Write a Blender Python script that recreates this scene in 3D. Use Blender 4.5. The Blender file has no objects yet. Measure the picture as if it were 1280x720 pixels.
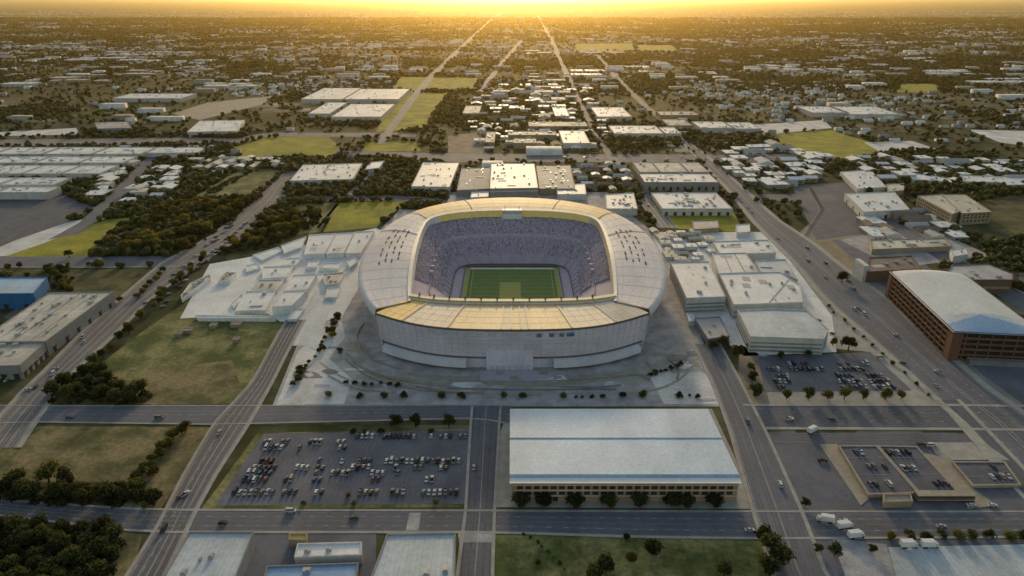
import bpy, math, random
import numpy as np
from mathutils import Vector, Matrix, noise as mnoise
R = math.radians
random.seed(7)
rng = np.random.default_rng(7)
sc = bpy.context.scene
col = sc.collection

# ------------------------------------------------------------------ camera
F, HY, H = 900.0, -2.0, 230.0
TH = math.atan((360 - HY) / F)
SN, CS = math.sin(TH), math.cos(TH)

def P(px, py, z=0.0):
    """ground (or height z) point seen at that spot of a 1280x720 frame"""
    dx = (px - 640.0); v = (py - 360.0)
    fy = F * CS - v * SN
    dz = -(F * SN + v * CS)
    t = (z - H) / dz
    return Vector((dx * t, fy * t, z))

def pix(p):
    y = p[1]; z = p[2] - H
    zc = y * CS - z * SN
    yc = y * SN + z * CS
    return 640 + F * p[0] / zc, 360 - F * yc / zc

cam = bpy.data.cameras.new("camera"); cam_o = bpy.data.objects.new("camera", cam); col.objects.link(cam_o)
cam.sensor_width = 36.0; cam.lens = 36.0 * F / 1280.0
cam.clip_start = 1.0; cam.clip_end = 400000.0
cam_o.location = (0, 0, H); cam_o.rotation_euler = (math.pi / 2 - TH, 0, 0)
sc.camera = cam_o

# ------------------------------------------------------------------ light
SUN_E = R(12.5)
w = bpy.data.worlds.new("World"); sc.world = w; w.use_nodes = True
nt = w.node_tree
sky = nt.nodes.new("ShaderNodeTexSky"); sky.sky_type = 'NISHITA'; sky.sun_disc = False
sky.sun_elevation = SUN_E; sky.sun_rotation = 0.0; sky.air_density = 1.6; sky.dust_density = 2.2; sky.ozone_density = 1.0
bg = nt.nodes["Background"]; nt.links.new(sky.outputs[0], bg.inputs[0]); bg.inputs[1].default_value = 0.15
sun = bpy.data.lights.new("sun", 'SUN'); sun_o = bpy.data.objects.new("sun", sun); col.objects.link(sun_o)
sun.energy = 2.0; sun.angle = R(3.5); sun.color = (1.0, 0.74, 0.42)
sun_o.rotation_euler = (-(math.pi / 2 - SUN_E), 0, R(-0.6)); sun_o.location = (0, 900, 500)
sc.view_settings.view_transform = 'Standard'; sc.view_settings.look = 'None'
sc.view_settings.exposure = 0; sc.view_settings.gamma = 1
cy = sc.cycles
cy.use_denoising = True
try: cy.denoiser = 'OPENIMAGEDENOISE'; cy.denoising_input_passes = 'RGB_ALBEDO_NORMAL'
except Exception: pass
cy.max_bounces = 5; cy.diffuse_bounces = 3; cy.glossy_bounces = 2; cy.volume_bounces = 0; cy.transmission_bounces = 2
cy.sample_clamp_indirect = 6

# ------------------------------------------------------------------ materials
def mat(name, c, c2=None, scale=0.2, rough=0.8, metal=0.0, bump=0.0, detail=6, stripes=None, stain=0.0, spec=0.3, rnd=0.0, lo=0.35, hi=0.65, panels=None, grain=.16):
    m = bpy.data.materials.new(name); m.use_nodes = True
    n = m.node_tree.nodes; l = m.node_tree.links
    b = n["Principled BSDF"]; b.inputs["Roughness"].default_value = rough; b.inputs["Metallic"].default_value = metal
    b.inputs["Specular IOR Level"].default_value = spec
    tc = n.new("ShaderNodeTexCoord")
    nz = n.new("ShaderNodeTexNoise"); nz.inputs["Scale"].default_value = scale; nz.inputs["Detail"].default_value = detail; nz.inputs["Roughness"].default_value = .62
    l.new(tc.outputs["Object"], nz.inputs["Vector"])
    if c2 is None: c2 = tuple(x * .8 for x in c)
    mr = n.new("ShaderNodeMapRange"); mr.inputs[1].default_value = lo; mr.inputs[2].default_value = hi
    l.new(nz.outputs["Fac"], mr.inputs[0])
    mx = n.new("ShaderNodeMix"); mx.data_type = 'RGBA'
    mx.inputs[6].default_value = (*c, 1); mx.inputs[7].default_value = (*c2, 1)
    l.new(mr.outputs[0], mx.inputs[0]); out = mx.outputs[2]
    gz = n.new("ShaderNodeTexNoise"); gz.inputs["Scale"].default_value = max(scale * 9, .35); gz.inputs["Detail"].default_value = 5; gz.inputs["Roughness"].default_value = .7
    l.new(tc.outputs["Object"], gz.inputs["Vector"])
    gr = n.new("ShaderNodeMapRange"); gr.inputs[1].default_value = .3; gr.inputs[2].default_value = .7; gr.inputs[3].default_value = 1 - grain; gr.inputs[4].default_value = 1 + grain
    l.new(gz.outputs["Fac"], gr.inputs[0])
    gv = n.new("ShaderNodeVectorMath"); gv.operation = 'SCALE'; l.new(out, gv.inputs[0]); l.new(gr.outputs[0], gv.inputs[3]); out = gv.outputs[0]
    if stripes:
        ax, period, width, dark = stripes
        sp = n.new("ShaderNodeSeparateXYZ"); l.new(tc.outputs["Object"], sp.inputs[0])
        d = n.new("ShaderNodeMath"); d.operation = 'DIVIDE'; l.new(sp.outputs[ax], d.inputs[0]); d.inputs[1].default_value = period
        fr = n.new("ShaderNodeMath"); fr.operation = 'FRACT'; l.new(d.outputs[0], fr.inputs[0])
        lt = n.new("ShaderNodeMath"); lt.operation = 'LESS_THAN'; l.new(fr.outputs[0], lt.inputs[0]); lt.inputs[1].default_value = width
        m2 = n.new("ShaderNodeMix"); m2.data_type = 'RGBA'; m2.blend_type = 'MULTIPLY'
        m2.inputs[7].default_value = (dark, dark, dark, 1)
        l.new(lt.outputs[0], m2.inputs[0]); l.new(out, m2.inputs[6]); out = m2.outputs[2]
    if panels:
        pw, ph, amt = panels
        br = n.new("ShaderNodeTexBrick"); br.inputs["Scale"].default_value = 1.0; br.inputs["Brick Width"].default_value = pw; br.inputs["Row Height"].default_value = ph
        br.inputs["Mortar Size"].default_value = .12; br.inputs["Mortar Smooth"].default_value = .3; br.inputs["Bias"].default_value = 0
        br.inputs["Color1"].default_value = (1, 1, 1, 1); br.inputs["Color2"].default_value = (1 - amt, 1 - amt, 1 - amt * .8, 1); br.inputs["Mortar"].default_value = (1 - 1.6 * amt,) * 3 + (1,)
        l.new(tc.outputs["Object"], br.inputs["Vector"])
        mb_ = n.new("ShaderNodeMix"); mb_.data_type = 'RGBA'; mb_.blend_type = 'MULTIPLY'; mb_.inputs[0].default_value = 1
        l.new(out, mb_.inputs[6]); l.new(br.outputs["Color"], mb_.inputs[7]); out = mb_.outputs[2]
    if stain:
        n2 = n.new("ShaderNodeTexNoise"); n2.inputs["Scale"].default_value = .05; n2.inputs["Detail"].default_value = 8
        mp = n.new("ShaderNodeMapping"); mp.inputs["Scale"].default_value = (1, .25, 1)
        l.new(tc.outputs["Object"], mp.inputs[0]); l.new(mp.outputs[0], n2.inputs["Vector"])
        r2 = n.new("ShaderNodeMapRange"); r2.inputs[1].default_value = .45; r2.inputs[2].default_value = .75; r2.inputs[3].default_value = 0; r2.inputs[4].default_value = stain
        l.new(n2.outputs["Fac"], r2.inputs[0])
        m3 = n.new("ShaderNodeMix"); m3.data_type = 'RGBA'; m3.blend_type = 'MULTIPLY'; m3.inputs[7].default_value = (.45, .43, .4, 1)
        l.new(r2.outputs[0], m3.inputs[0]); l.new(out, m3.inputs[6]); out = m3.outputs[2]
    if rnd:
        oi = n.new("ShaderNodeObjectInfo")
        r3 = n.new("ShaderNodeMapRange"); r3.inputs[3].default_value = 1 - rnd; r3.inputs[4].default_value = 1 + rnd
        l.new(oi.outputs["Random"], r3.inputs[0])
        vm = n.new("ShaderNodeVectorMath"); vm.operation = 'SCALE'; l.new(out, vm.inputs[0]); l.new(r3.outputs[0], vm.inputs[3]); out = vm.outputs[0]
    l.new(out, b.inputs["Base Color"])
    if bump:
        bp = n.new("ShaderNodeBump"); bp.inputs["Strength"].default_value = bump; bp.inputs["Distance"].default_value = .5
        l.new(nz.outputs["Fac"], bp.inputs["Height"]); l.new(bp.outputs[0], b.inputs["Normal"])
    return m

def attr_mat(name, rough=.85, noise_scale=.3, amt=.35, spec=.2):
    """colour comes from the mesh's own colour attribute, broken up by noise"""
    m = bpy.data.materials.new(name); m.use_nodes = True
    n = m.node_tree.nodes; l = m.node_tree.links; b = n["Principled BSDF"]; b.inputs["Roughness"].default_value = rough
    b.inputs["Specular IOR Level"].default_value = spec
    a = n.new("ShaderNodeAttribute"); a.attribute_name = "tint"
    tc = n.new("ShaderNodeTexCoord"); nz = n.new("ShaderNodeTexNoise"); nz.inputs["Scale"].default_value = noise_scale
    l.new(tc.outputs["Object"], nz.inputs["Vector"])
    mr = n.new("ShaderNodeMapRange"); mr.inputs[1].default_value = .3; mr.inputs[2].default_value = .7; mr.inputs[3].default_value = 1 - amt; mr.inputs[4].default_value = 1 + amt
    l.new(nz.outputs["Fac"], mr.inputs[0])
    vm = n.new("ShaderNodeVectorMath"); vm.operation = 'SCALE'; l.new(a.outputs["Color"], vm.inputs[0]); l.new(mr.outputs[0], vm.inputs[3])
    l.new(vm.outputs[0], b.inputs["Base Color"])
    return m

M = {}
M['asphalt'] = mat('asphalt', (.135, .143, .178), (.19, .19, .22), .06, .85, stain=.45, bump=.05, detail=10)
M['asphalt_brown'] = mat('asphalt_brown', (.24, .215, .205), (.32, .28, .255), .08, .9, stain=.4, detail=10)
M['asphalt_dark'] = mat('asphalt_dark', (.09, .095, .125), (.14, .143, .17), .08, .85, stain=.4, detail=10)
M['lot'] = mat('lot', (.12, .124, .158), (.18, .18, .21), .05, .9, stain=.5, detail=10)
M['asphalt_worn'] = mat('asphalt_worn', (.11, .116, .145), (.16, .16, .185), .3, .8, stain=.5)
M['paint'] = mat('paint', (.42, .41, .4), (.24, .235, .23), .6, .8)
M['paint_yellow'] = mat('paint_yellow', (.30, .24, .10), (.18, .15, .08), .6, .8)
M['sidewalk'] = mat('sidewalk', (.46, .43, .39), (.34, .32, .29), .15, .9, stain=.35)
M['plaza'] = mat('plaza', (.35, .335, .355), (.53, .50, .50), .09, .85, stain=.5, detail=14, panels=(9, 6, .08), grain=.2, lo=.4, hi=.6)
M['pale'] = mat('pale', (.80, .78, .75), (.58, .56, .54), .04, .85, stain=.45, detail=12)
M['bleached'] = mat('bleached', (.90, .89, .87), (.74, .73, .71), .05, .85, stain=.3, detail=12, panels=(18, 12, .05))
M['dirt'] = mat('dirt', (.34, .28, .21), (.2, .16, .11), .05, .95, detail=12)
M['tan'] = mat('tan', (.43, .37, .30), (.33, .29, .23), .2, .85, stain=.35)
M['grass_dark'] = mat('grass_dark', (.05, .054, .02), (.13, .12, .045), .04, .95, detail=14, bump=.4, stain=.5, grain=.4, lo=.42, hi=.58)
M['grass_olive'] = mat('grass_olive', (.075, .10, .027), (.26, .24, .095), .035, .95, detail=14, bump=.4, stain=.5, grain=.45, lo=.43, hi=.6)
M['grass_dry'] = mat('grass_dry', (.27, .215, .11), (.10, .10, .036), .045, .95, detail=14, bump=.4, stain=.5, lo=.42, hi=.6, grain=.4)
M['grass_sunlit'] = mat('grass_sunlit', (.42, .37, .03), (.18, .19, .03), .03, .95, detail=14, bump=.4, stain=.35, grain=.35)  # sunlit yellow of the open fields put into the grass colour
M['roof_white'] = mat('roof_white', (.82, .82, .82), (.72, .72, .72), .03, .6, stain=.4, rnd=.05, panels=(14, 5, .07))
M['roof_white_y'] = mat('roof_white_y', (.66, .77, .89), (.57, .68, .80), .06, .55, stain=.35, stripes=(1, 1.5, .16, .86), panels=(23, 60, .04))
M['roof_cream'] = mat('roof_cream', (.70, .64, .54), (.52, .48, .41), .05, .75, stain=.6, rnd=.1, panels=(11, 5, .1))
M['roof_grey'] = mat('roof_grey', (.48, .47, .47), (.36, .35, .35), .05, .75, stain=.5, rnd=.15, panels=(11, 5, .1))
M['roof_blue'] = mat('roof_blue', (.42, .58, .75), (.36, .5, .66), .05, .55, stain=.3, panels=(9, 5, .06))
M['roof_brown'] = mat('roof_brown', (.22, .17, .14), (.16, .12, .1), .1, .8, stain=.3, rnd=.2)
M['roof_pale_blue'] = mat('roof_pale_blue', (.60, .65, .69), (.46, .52, .57), .04, .6, stain=.6, stripes=(0, 2.2, .12, .82), panels=(17, 9, .06))
M['wall_white'] = mat('wall_white', (.68, .66, .63), (.55, .54, .51), .2, .8, stain=.3, rnd=.08, panels=(6, 3, .08))
M['wall_grey'] = mat('wall_grey', (.30, .30, .31), (.24, .24, .25), .2, .8, stain=.3, rnd=.15)
M['wall_tan'] = mat('wall_tan', (.40, .32, .22), (.32, .25, .17), .2, .8, stain=.3)
M['wall_brown'] = mat('wall_brown', (.22, .135, .095), (.16, .10, .07), .3, .8, stain=.4)
M['brick'] = mat('brick', (.21, .105, .07), (.15, .075, .05), .6, .85, stain=.4)
M['wall_blue'] = mat('wall_blue', (.04, .17, .42), (.03, .12, .32), .2, .5)
M['glass'] = mat('glass', (.03, .035, .045), (.05, .055, .07), .1, .15, spec=.6)
M['glass_blue'] = mat('glass_blue', (.16, .24, .38), (.10, .16, .28), .2, .2, spec=.6)
M['dark'] = mat('dark', (.03, .028, .028), (.045, .04, .04), .3, .8)
M['unit'] = mat('unit', (.48, .48, .48), (.36, .36, .36), .5, .5, metal=.3)
M['yellow'] = mat('yellow', (.70, .55, .10), (.6, .45, .08), .3, .6)
M['trunk'] = mat('trunk', (.10, .075, .05), (.06, .045, .03), 2, .95, bump=.4)

def translucent(m, f=.38):
    n = m.node_tree.nodes; l = m.node_tree.links; b = n["Principled BSDF"]; out = next(x for x in n if x.type == 'OUTPUT_MATERIAL')
    t = n.new("ShaderNodeBsdfTranslucent"); src = b.inputs["Base Color"].links[0].from_socket
    hs = n.new("ShaderNodeHueSaturation"); hs.inputs["Saturation"].default_value = 1.15; hs.inputs["Value"].default_value = 1.5; l.new(src, hs.inputs["Color"]); l.new(hs.outputs[0], t.inputs[0])
    x = n.new("ShaderNodeMixShader"); x.inputs[0].default_value = f; l.new(b.outputs[0], x.inputs[1]); l.new(t.outputs[0], x.inputs[2]); l.new(x.outputs[0], out.inputs[0])
    return m
def leaf_mat(name, a, b, rnd=.45):
    m = mat(name, a, b, .35, .75, detail=4, spec=.15, rnd=rnd)
    return translucent(m)
M['leaf'] = leaf_mat('leaf', (.075, .088, .026), (.14, .135, .038))
M['leaf_olive'] = leaf_mat('leaf_olive', (.12, .11, .032), (.20, .16, .045))
M['leaf_dark'] = leaf_mat('leaf_dark', (.042, .052, .02), (.08, .082, .028))

# ------------------------------------------------------------------ object helpers
def tag(o, label=None, cat=None, group=None, kind=None):
    if label: o['label'] = label
    if cat: o['category'] = cat
    if group: o['group'] = group
    if kind: o['kind'] = kind
    return o

def empty(name, loc, label=None, cat=None, group=None, rz=0, s=None):
    o = bpy.data.objects.new(name, None); col.objects.link(o); o.location = loc; o.rotation_euler = (0, 0, rz)
    o.empty_display_size = 1
    if s: o.scale = s
    return tag(o, label, cat, group)

class MB:
    def __init__(s): s.v = []; s.f = []; s.mi = []
    def face(s, pts, m=0):
        i = len(s.v); s.v += [tuple(p) for p in pts]; s.f.append(tuple(range(i, i + len(pts)))); s.mi.append(m); return s
    def box(s, x0, x1, y0, y1, z0, z1, m=0):
        i = len(s.v)
        s.v += [(x0, y0, z0), (x1, y0, z0), (x1, y1, z0), (x0, y1, z0), (x0, y0, z1), (x1, y0, z1), (x1, y1, z1), (x0, y1, z1)]
        for f in ((0, 3, 2, 1), (4, 5, 6, 7), (0, 1, 5, 4), (1, 2, 6, 5), (2, 3, 7, 6), (3, 0, 4, 7)):
            s.f.append(tuple(i + k for k in f)); s.mi.append(m)
        return s
    def prism(s, poly, z0, z1, m=0, mt=None, top=True, bottom=False):
        n = len(poly); i = len(s.v)
        s.v += [(p[0], p[1], z0) for p in poly] + [(p[0], p[1], z1) for p in poly]
        for k in range(n):
            j = (k + 1) % n
            s.f.append((i + k, i + j, i + n + j, i + n + k)); s.mi.append(m)
        if top: s.f.append(tuple(i + n + k for k in range(n))); s.mi.append(m if mt is None else mt)
        if bottom: s.f.append(tuple(i + k for k in reversed(range(n)))); s.mi.append(m)
        return s
    def grid(s, rows, close=False, m=0, flip=False):
        """rows: list of equally long point lists"""
        i = len(s.v); n = len(rows[0])
        for r in rows: s.v += [tuple(p) for p in r]
        for a in range(len(rows) - 1):
            for b in range(n if close else n - 1):
                c = (b + 1) % n
                q = (i + a * n + b, i + a * n + c, i + (a + 1) * n + c, i + (a + 1) * n + b)
                s.f.append(q[::-1] if flip else q); s.mi.append(m)
        return s
    def beam(s, a, b, wd, ht, m=0):
        a = Vector(a); b = Vector(b); d = (b - a); d.normalize()
        up = Vector((0, 0, 1)); sd = d.cross(up)
        if sd.length < 1e-3: sd = Vector((1, 0, 0))
        sd.normalize(); up = sd.cross(d)
        i = len(s.v)
        for p in (a, b):
            for sx, sz in ((-1, -1), (1, -1), (1, 1), (-1, 1)):
                s.v.append(tuple(p + sd * wd / 2 * sx + up * ht / 2 * sz))
        for f in ((0, 1, 2, 3), (7, 6, 5, 4), (0, 4, 5, 1), (1, 5, 6, 2), (2, 6, 7, 3), (3, 7, 4, 0)):
            s.f.append(tuple(i + k for k in f)); s.mi.append(m)
        return s
    def tube(s, a, b, r0, r1, n=7, m=0):
        a = Vector(a); b = Vector(b); d = (b - a).normalized()
        sd = d.orthogonal().normalized(); up = d.cross(sd); i = len(s.v)
        for p, r in ((a, r0), (b, r1)):
            for k in range(n):
                t = 2 * math.pi * k / n; s.v.append(tuple(p + (sd * math.cos(t) + up * math.sin(t)) * r))
        for k in range(n):
            j = (k + 1) % n; s.f.append((i + k, i + j, i + n + j, i + n + k)); s.mi.append(m)
        s.f.append(tuple(i + n + k for k in range(n))); s.mi.append(m)
        return s
    def mesh(s, name, mats, smooth=False):
        me = bpy.data.meshes.new(name); me.from_pydata(s.v, [], s.f)
        for m in (mats if isinstance(mats, (list, tuple)) else [mats]): me.materials.append(M[m] if isinstance(m, str) else m)
        me.polygons.foreach_set('material_index', s.mi)
        if smooth: me.polygons.foreach_set('use_smooth', [True] * len(s.f))
        me.update(); return me
    def build(s, name, mats, parent=None, loc=None, smooth=False):
        return link(name, s.mesh(name, mats, smooth), parent, loc)

def link(name, me, parent=None, loc=None):
    o = bpy.data.objects.new(name, me); col.objects.link(o)
    if parent: o.parent = parent
    if loc is not None: o.location = loc
    return o

def copy_tree(o, parent=None):
    c = o.copy(); col.objects.link(c); c.parent = parent
    for ch in list(o.children): copy_tree(ch, c)
    return c

def ccw(p):
    a = sum(p[i][0] * p[(i + 1) % len(p)][1] - p[(i + 1) % len(p)][0] * p[i][1] for i in range(len(p)))
    return p if a > 0 else p[::-1]

def resample(pl, n):
    pl = [Vector(p) for p in pl]; d = [0]
    for a, b in zip(pl, pl[1:]): d.append(d[-1] + (b - a).length)
    out = []; k = 0
    for i in range(n):
        t = d[-1] * i / (n - 1)
        while k < len(pl) - 2 and d[k + 1] < t: k += 1
        u = (t - d[k]) / max(d[k + 1] - d[k], 1e-9); out.append(pl[k].lerp(pl[k + 1], min(max(u, 0), 1)))
    return out

def smoothline(pl, it=2):
    for _ in range(it):
        o = [pl[0]]
        for a, b in zip(pl, pl[1:]): o += [a.lerp(b, .25), a.lerp(b, .75)]
        o.append(pl[-1]); pl = o
    return pl

def np_mesh(name, V, Fc, material, tint=None, smooth=False):
    """V (n,3) Fc (m,3): big triangle mesh"""
    me = bpy.data.meshes.new(name); m = len(Fc)
    me.vertices.add(len(V)); me.vertices.foreach_set('co', V.astype(np.float32).ravel())
    me.loops.add(m * 3); me.loops.foreach_set('vertex_index', Fc.astype(np.int32).ravel())
    me.polygons.add(m); me.polygons.foreach_set('loop_start', np.arange(0, m * 3, 3, dtype=np.int32))
    try: me.polygons.foreach_set('loop_total', np.full(m, 3, np.int32))
    except Exception: pass
    me.materials.append(material)
    me.update(calc_edges=True)
    if tint is not None:
        a = me.color_attributes.new('tint', 'FLOAT_COLOR', 'POINT')
        c = np.ones((len(V), 4), np.float32); c[:, :3] = tint; a.data.foreach_set('color', c.ravel())
    return me

# ------------------------------------------------------------------ ground, haze
def ground():
    ys = [-600, -200] + list(range(0, 3000, 60)) + [3000 + 300 * i for i in range(20)] + [9000 + 1500 * i for i in range(20)] + [40000, 50000, 65000, 85000, 110000, 150000]
    xs = [0.0]; s = 60.0
    while xs[-1] < 120000: xs.append(xs[-1] + s); s *= 1.06 if xs[-1] > 1500 else 1
    xs = [-x for x in xs[:0:-1]] + xs
    b = MB(); b.grid([[(x, y, 0) for x in xs] for y in ys])
    m = bpy.data.materials.new('ground'); m.use_nodes = True
    n = m.node_tree.nodes; l = m.node_tree.links; bs = n["Principled BSDF"]; bs.inputs["Roughness"].default_value = .95; bs.inputs["Specular IOR Level"].default_value = .1
    tc = n.new("ShaderNodeTexCoord")
    def nz(scale, det=6, stretch=None, rough=.6):
        t = n.new("ShaderNodeTexNoise"); t.inputs["Scale"].default_value = scale; t.inputs["Detail"].default_value = det; t.inputs["Roughness"].default_value = rough
        if stretch:
            mp = n.new("ShaderNodeMapping"); mp.inputs["Scale"].default_value = stretch; l.new(tc.outputs["Object"], mp.inputs[0]); l.new(mp.outputs[0], t.inputs["Vector"])
        else: l.new(tc.outputs["Object"], t.inputs["Vector"])
        return t.outputs["Fac"]
    def ramp(src, stops):
        r = n.new("ShaderNodeValToRGB"); l.new(src, r.inputs[0]); e = r.color_ramp.elements
        e[0].position, e[0].color = stops[0][0], (*stops[0][1], 1); e[1].position, e[1].color = stops[-1][0], (*stops[-1][1], 1)
        for p, c in stops[1:-1]:
            k = e.new(p); k.color = (*c, 1)
        return r.outputs[0]
    def mix(a, b_, f):
        x = n.new("ShaderNodeMix"); x.data_type = 'RGBA'; l.new(a, x.inputs[6]); l.new(b_, x.inputs[7]); l.new(f, x.inputs[0]); return x.outputs[2]
    base = ramp(nz(.0035, 8, (1, .6, 1)), [(.3, (.034, .040, .016)), (.46, (.058, .064, .025)), (.56, (.088, .09, .036)), (.7, (.17, .155, .085))])
    fine = ramp(nz(.05, 8), [(.38, (.024, .028, .012)), (.5, (.068, .07, .03)), (.62, (.2, .18, .125))])
    f1 = n.new("ShaderNodeValue"); f1.outputs[0].default_value = .5
    c = mix(base, fine, f1.outputs[0])
    # parcels of land
    vo = n.new("ShaderNodeTexVoronoi"); vo.distance = 'CHEBYCHEV'; vo.inputs["Scale"].default_value = .0022
    mp = n.new("ShaderNodeMapping"); mp.inputs["Scale"].default_value = (1, .8, 1); l.new(tc.outputs["Object"], mp.inputs[0]); l.new(mp.outputs[0], vo.inputs["Vector"])
    sv = n.new("ShaderNodeSeparateColor"); l.new(vo.outputs["Color"], sv.inputs[0])
    par = ramp(sv.outputs[0], [(0, (.034, .04, .016)), (.45, (.06, .066, .024)), (.62, (.11, .11, .034)), (.8, (.15, .13, .065)), (1, (.075, .078, .032))])
    f2 = n.new("ShaderNodeValue"); f2.outputs[0].default_value = .38
    c = mix(c, par, f2.outputs[0])
    # built-up specks
    v2 = n.new("ShaderNodeTexVoronoi"); v2.distance = 'CHEBYCHEV'; v2.inputs["Scale"].default_value = .022; l.new(tc.outputs["Object"], v2.inputs["Vector"])
    s2 = n.new("ShaderNodeSeparateColor"); l.new(v2.outputs["Color"], s2.inputs[0])
    th = n.new("ShaderNodeMath"); th.operation = 'GREATER_THAN'; l.new(s2.outputs[1], th.inputs[0]); th.inputs[1].default_value = .72
    zone = n.new("ShaderNodeMapRange"); zone.inputs[1].default_value = .5; zone.inputs[2].default_value = .6; l.new(nz(.0013, 5, (1, 1.8, 1)), zone.inputs[0])
    mu = n.new("ShaderNodeMath"); mu.operation = 'MULTIPLY'; l.new(th.outputs[0], mu.inputs[0]); l.new(zone.outputs[0], mu.inputs[1])
    spk = ramp(s2.outputs[2], [(0, (.2, .18, .15)), (.6, (.33, .29, .24)), (1, (.5, .47, .42))])
    c = mix(c, spk, mu.outputs[0])
    l.new(c, bs.inputs["Base Color"])
    M['ground'] = m
    o = b.build('ground', 'ground'); tag(o, kind='structure')
ground()

def haze():
    b = MB().box(-150000, 150000, -1500, 160000, -40, 300)
    m = bpy.data.materials.new('haze'); m.use_nodes = True
    n = m.node_tree.nodes; n.clear(); l = m.node_tree.links
    o = n.new("ShaderNodeOutputMaterial"); v = n.new("ShaderNodeVolumeScatter")
    v.inputs["Color"].default_value = (.40, .315, .125, 1); v.inputs["Density"].default_value = HAZE_D; v.inputs["Anisotropy"].default_value = .945
    l.new(v.outputs[0], o.inputs["Volume"])
    m.cycles.homogeneous_volume = True
    M['haze'] = m
    ob = b.build('haze', 'haze'); tag(ob, 'thin golden evening haze lying over the whole plain', 'haze', kind='stuff')
HAZE_D = 1 / 8800.0
haze()

# ------------------------------------------------------------------ flat sheets: fields, pavements, roads
LV = {'field': .05, 'pave': .10, 'road': .16, 'mark': .20, 'walk': .26}
SHEETS = []; ROADS = []
def sheet(name, px, m, z, label=None, cat=None, kind='structure', group=None):
    SHEETS.append((name, m, [(p.x, p.y) for p in (P(*q) for q in px)]))
    b = MB(); b.face(ccw([P(x, y, z) for x, y in px])); o = b.build(name, m); return tag(o, label, cat, group, kind)
def edge(px): return [P(x, y, 0) for x, y in px]
def strip_mesh(b, L, Rr, z, m=0, z0=None):
    n = max(len(L), len(Rr), 2); L = resample(L, 24); Rr = resample(Rr, 24)
    rows = [[(p.x, p.y, z) for p in L], [(p.x, p.y, z) for p in Rr]]
    i = len(b.v); b.grid(rows, m=m, flip=True)
    # make sure it faces up
    f = b.f[-1]; v = [Vector(b.v[k]) for k in f]
    if (v[1] - v[0]).cross(v[2] - v[1]).z < 0:
        for k in range(len(b.f) - 23, len(b.f)): b.f[k] = b.f[k][::-1]
    if z0 is not None:
        for e in rows: b.grid([e, [(p[0], p[1], z0) for p in e]], m=m)
def between(L, Rr, f, off):
    """line at fraction f between edges, shifted sideways by off metres"""
    L = resample(L, 24); Rr = resample(Rr, 24); out = []
    for a, c in zip(L, Rr):
        d = (c - a).normalized(); out.append(a.lerp(c, f) + d * off)
    return out
NROAD = [0]
def road(name, Lpx, Rpx, m='asphalt', marks=(), walks=(), walk_w=2.5, z=None, mark_w=.45, tracks=(.12, .2, .36, .44, .58, .66, .82, .9)):
    L, Rr = edge(Lpx), edge(Rpx); NROAD[0] += 1; ROADS.append([(p.x, p.y) for p in L] + [(p.x, p.y) for p in Rr[::-1]]); z = LV['road'] if z is None else z
    b = MB(); strip_mesh(b, L, Rr, z); o = b.build(name, m); tag(o, kind='structure')
    for f, mm, dash in marks:
        mb = MB(); A, B_ = between(L, Rr, f, -mark_w / 2), between(L, Rr, f, mark_w / 2)
        if not dash: strip_mesh(mb, A, B_, z + .04)
        else:
            A = resample(A, 400); B_ = resample(B_, 400); tot = sum((q - p).length for p, q in zip(A, A[1:])); step = max(1, int(400 / (tot / 3)))
            k = 0
            while k + step < 400:
                mb.face([(A[k].x, A[k].y, z + .04), (B_[k].x, B_[k].y, z + .04), (B_[k + step].x, B_[k + step].y, z + .04), (A[k + step].x, A[k + step].y, z + .04)]); k += step * 3
            for i, f_ in enumerate(mb.f):
                v = [Vector(mb.v[q]) for q in f_]
                if (v[1] - v[0]).cross(v[2] - v[1]).z < 0: mb.f[i] = f_[::-1]
        if mb.f: mb.build('lane_marking', mm, o)
    for f in tracks:
        mb = MB(); A, B_ = between(L, Rr, f, -.55), between(L, Rr, f, .55); strip_mesh(mb, A, B_, z + .018); mb.build('tyre_track', 'asphalt_worn', o)
    for side in walks:
        mb = MB()
        if side == 'L': A, B_ = between(L, Rr, 0, -walk_w), between(L, Rr, 0, -.05)
        else: A, B_ = between(L, Rr, 1, .05), between(L, Rr, 1, walk_w)
        strip_mesh(mb, A, B_, LV['walk'] + .014 * NROAD[0] + (.006 if side == 'L' else 0), z0=0.0); s = mb.build('sidewalk', 'sidewalk'); tag(s, kind='structure')
    return o

# fields
sheet('grass_field', [(290,184),(330,172),(410,170),(425,184),(420,197),(300,199)], 'grass_sunlit', LV['field'])
sheet('grass_field', [(455,178),(520,178),(526,189),(452,189)], 'grass_sunlit', LV['field'])
sheet('grass_field', [(958,168),(1040,163),(1112,185),(1095,197),(1030,203),(985,186)], 'grass_sunlit', LV['field'])
sheet('grass_field', [(6,321),(112,321),(128,298),(168,271),(132,275),(62,299)], 'grass_sunlit', LV['field'])
sheet('grass_field', [(300,212),(358,212),(318,247),(236,250)], 'grass_olive', LV['field'])
sheet('grass_field', [(370,256),(420,254),(400,290),(340,296)], 'grass_olive', LV['field'])
sheet('grass_field', [(420,254),(512,250),(470,284),(404,290)], 'grass_sunlit', LV['field'] + .01)
sheet('grass_field', [(60,338),(205,335),(172,378),(70,374)], 'grass_dark', LV['field'])
sheet('grass_field', [(95,480),(170,420),(240,372),(400,372),(352,430),(312,504),(190,506)], 'grass_olive', LV['field'])
sheet('grass_field', [(150,505),(185,462),(290,450),(300,480),(270,505)], 'grass_dry', LV['field'] + .012)
sheet('grass_field', [(-60,532),(232,534),(180,610),(-60,600)], 'grass_dry', LV['field'])
sheet('grass_verge', [(232,534),(266,534),(200,637),(150,634)], 'grass_dry', LV['field'] + .01)
sheet('grass_verge', [(-60,600),(178,604),(150,636),(-60,622)], 'grass_dark', LV['field'] + .01)
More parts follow.
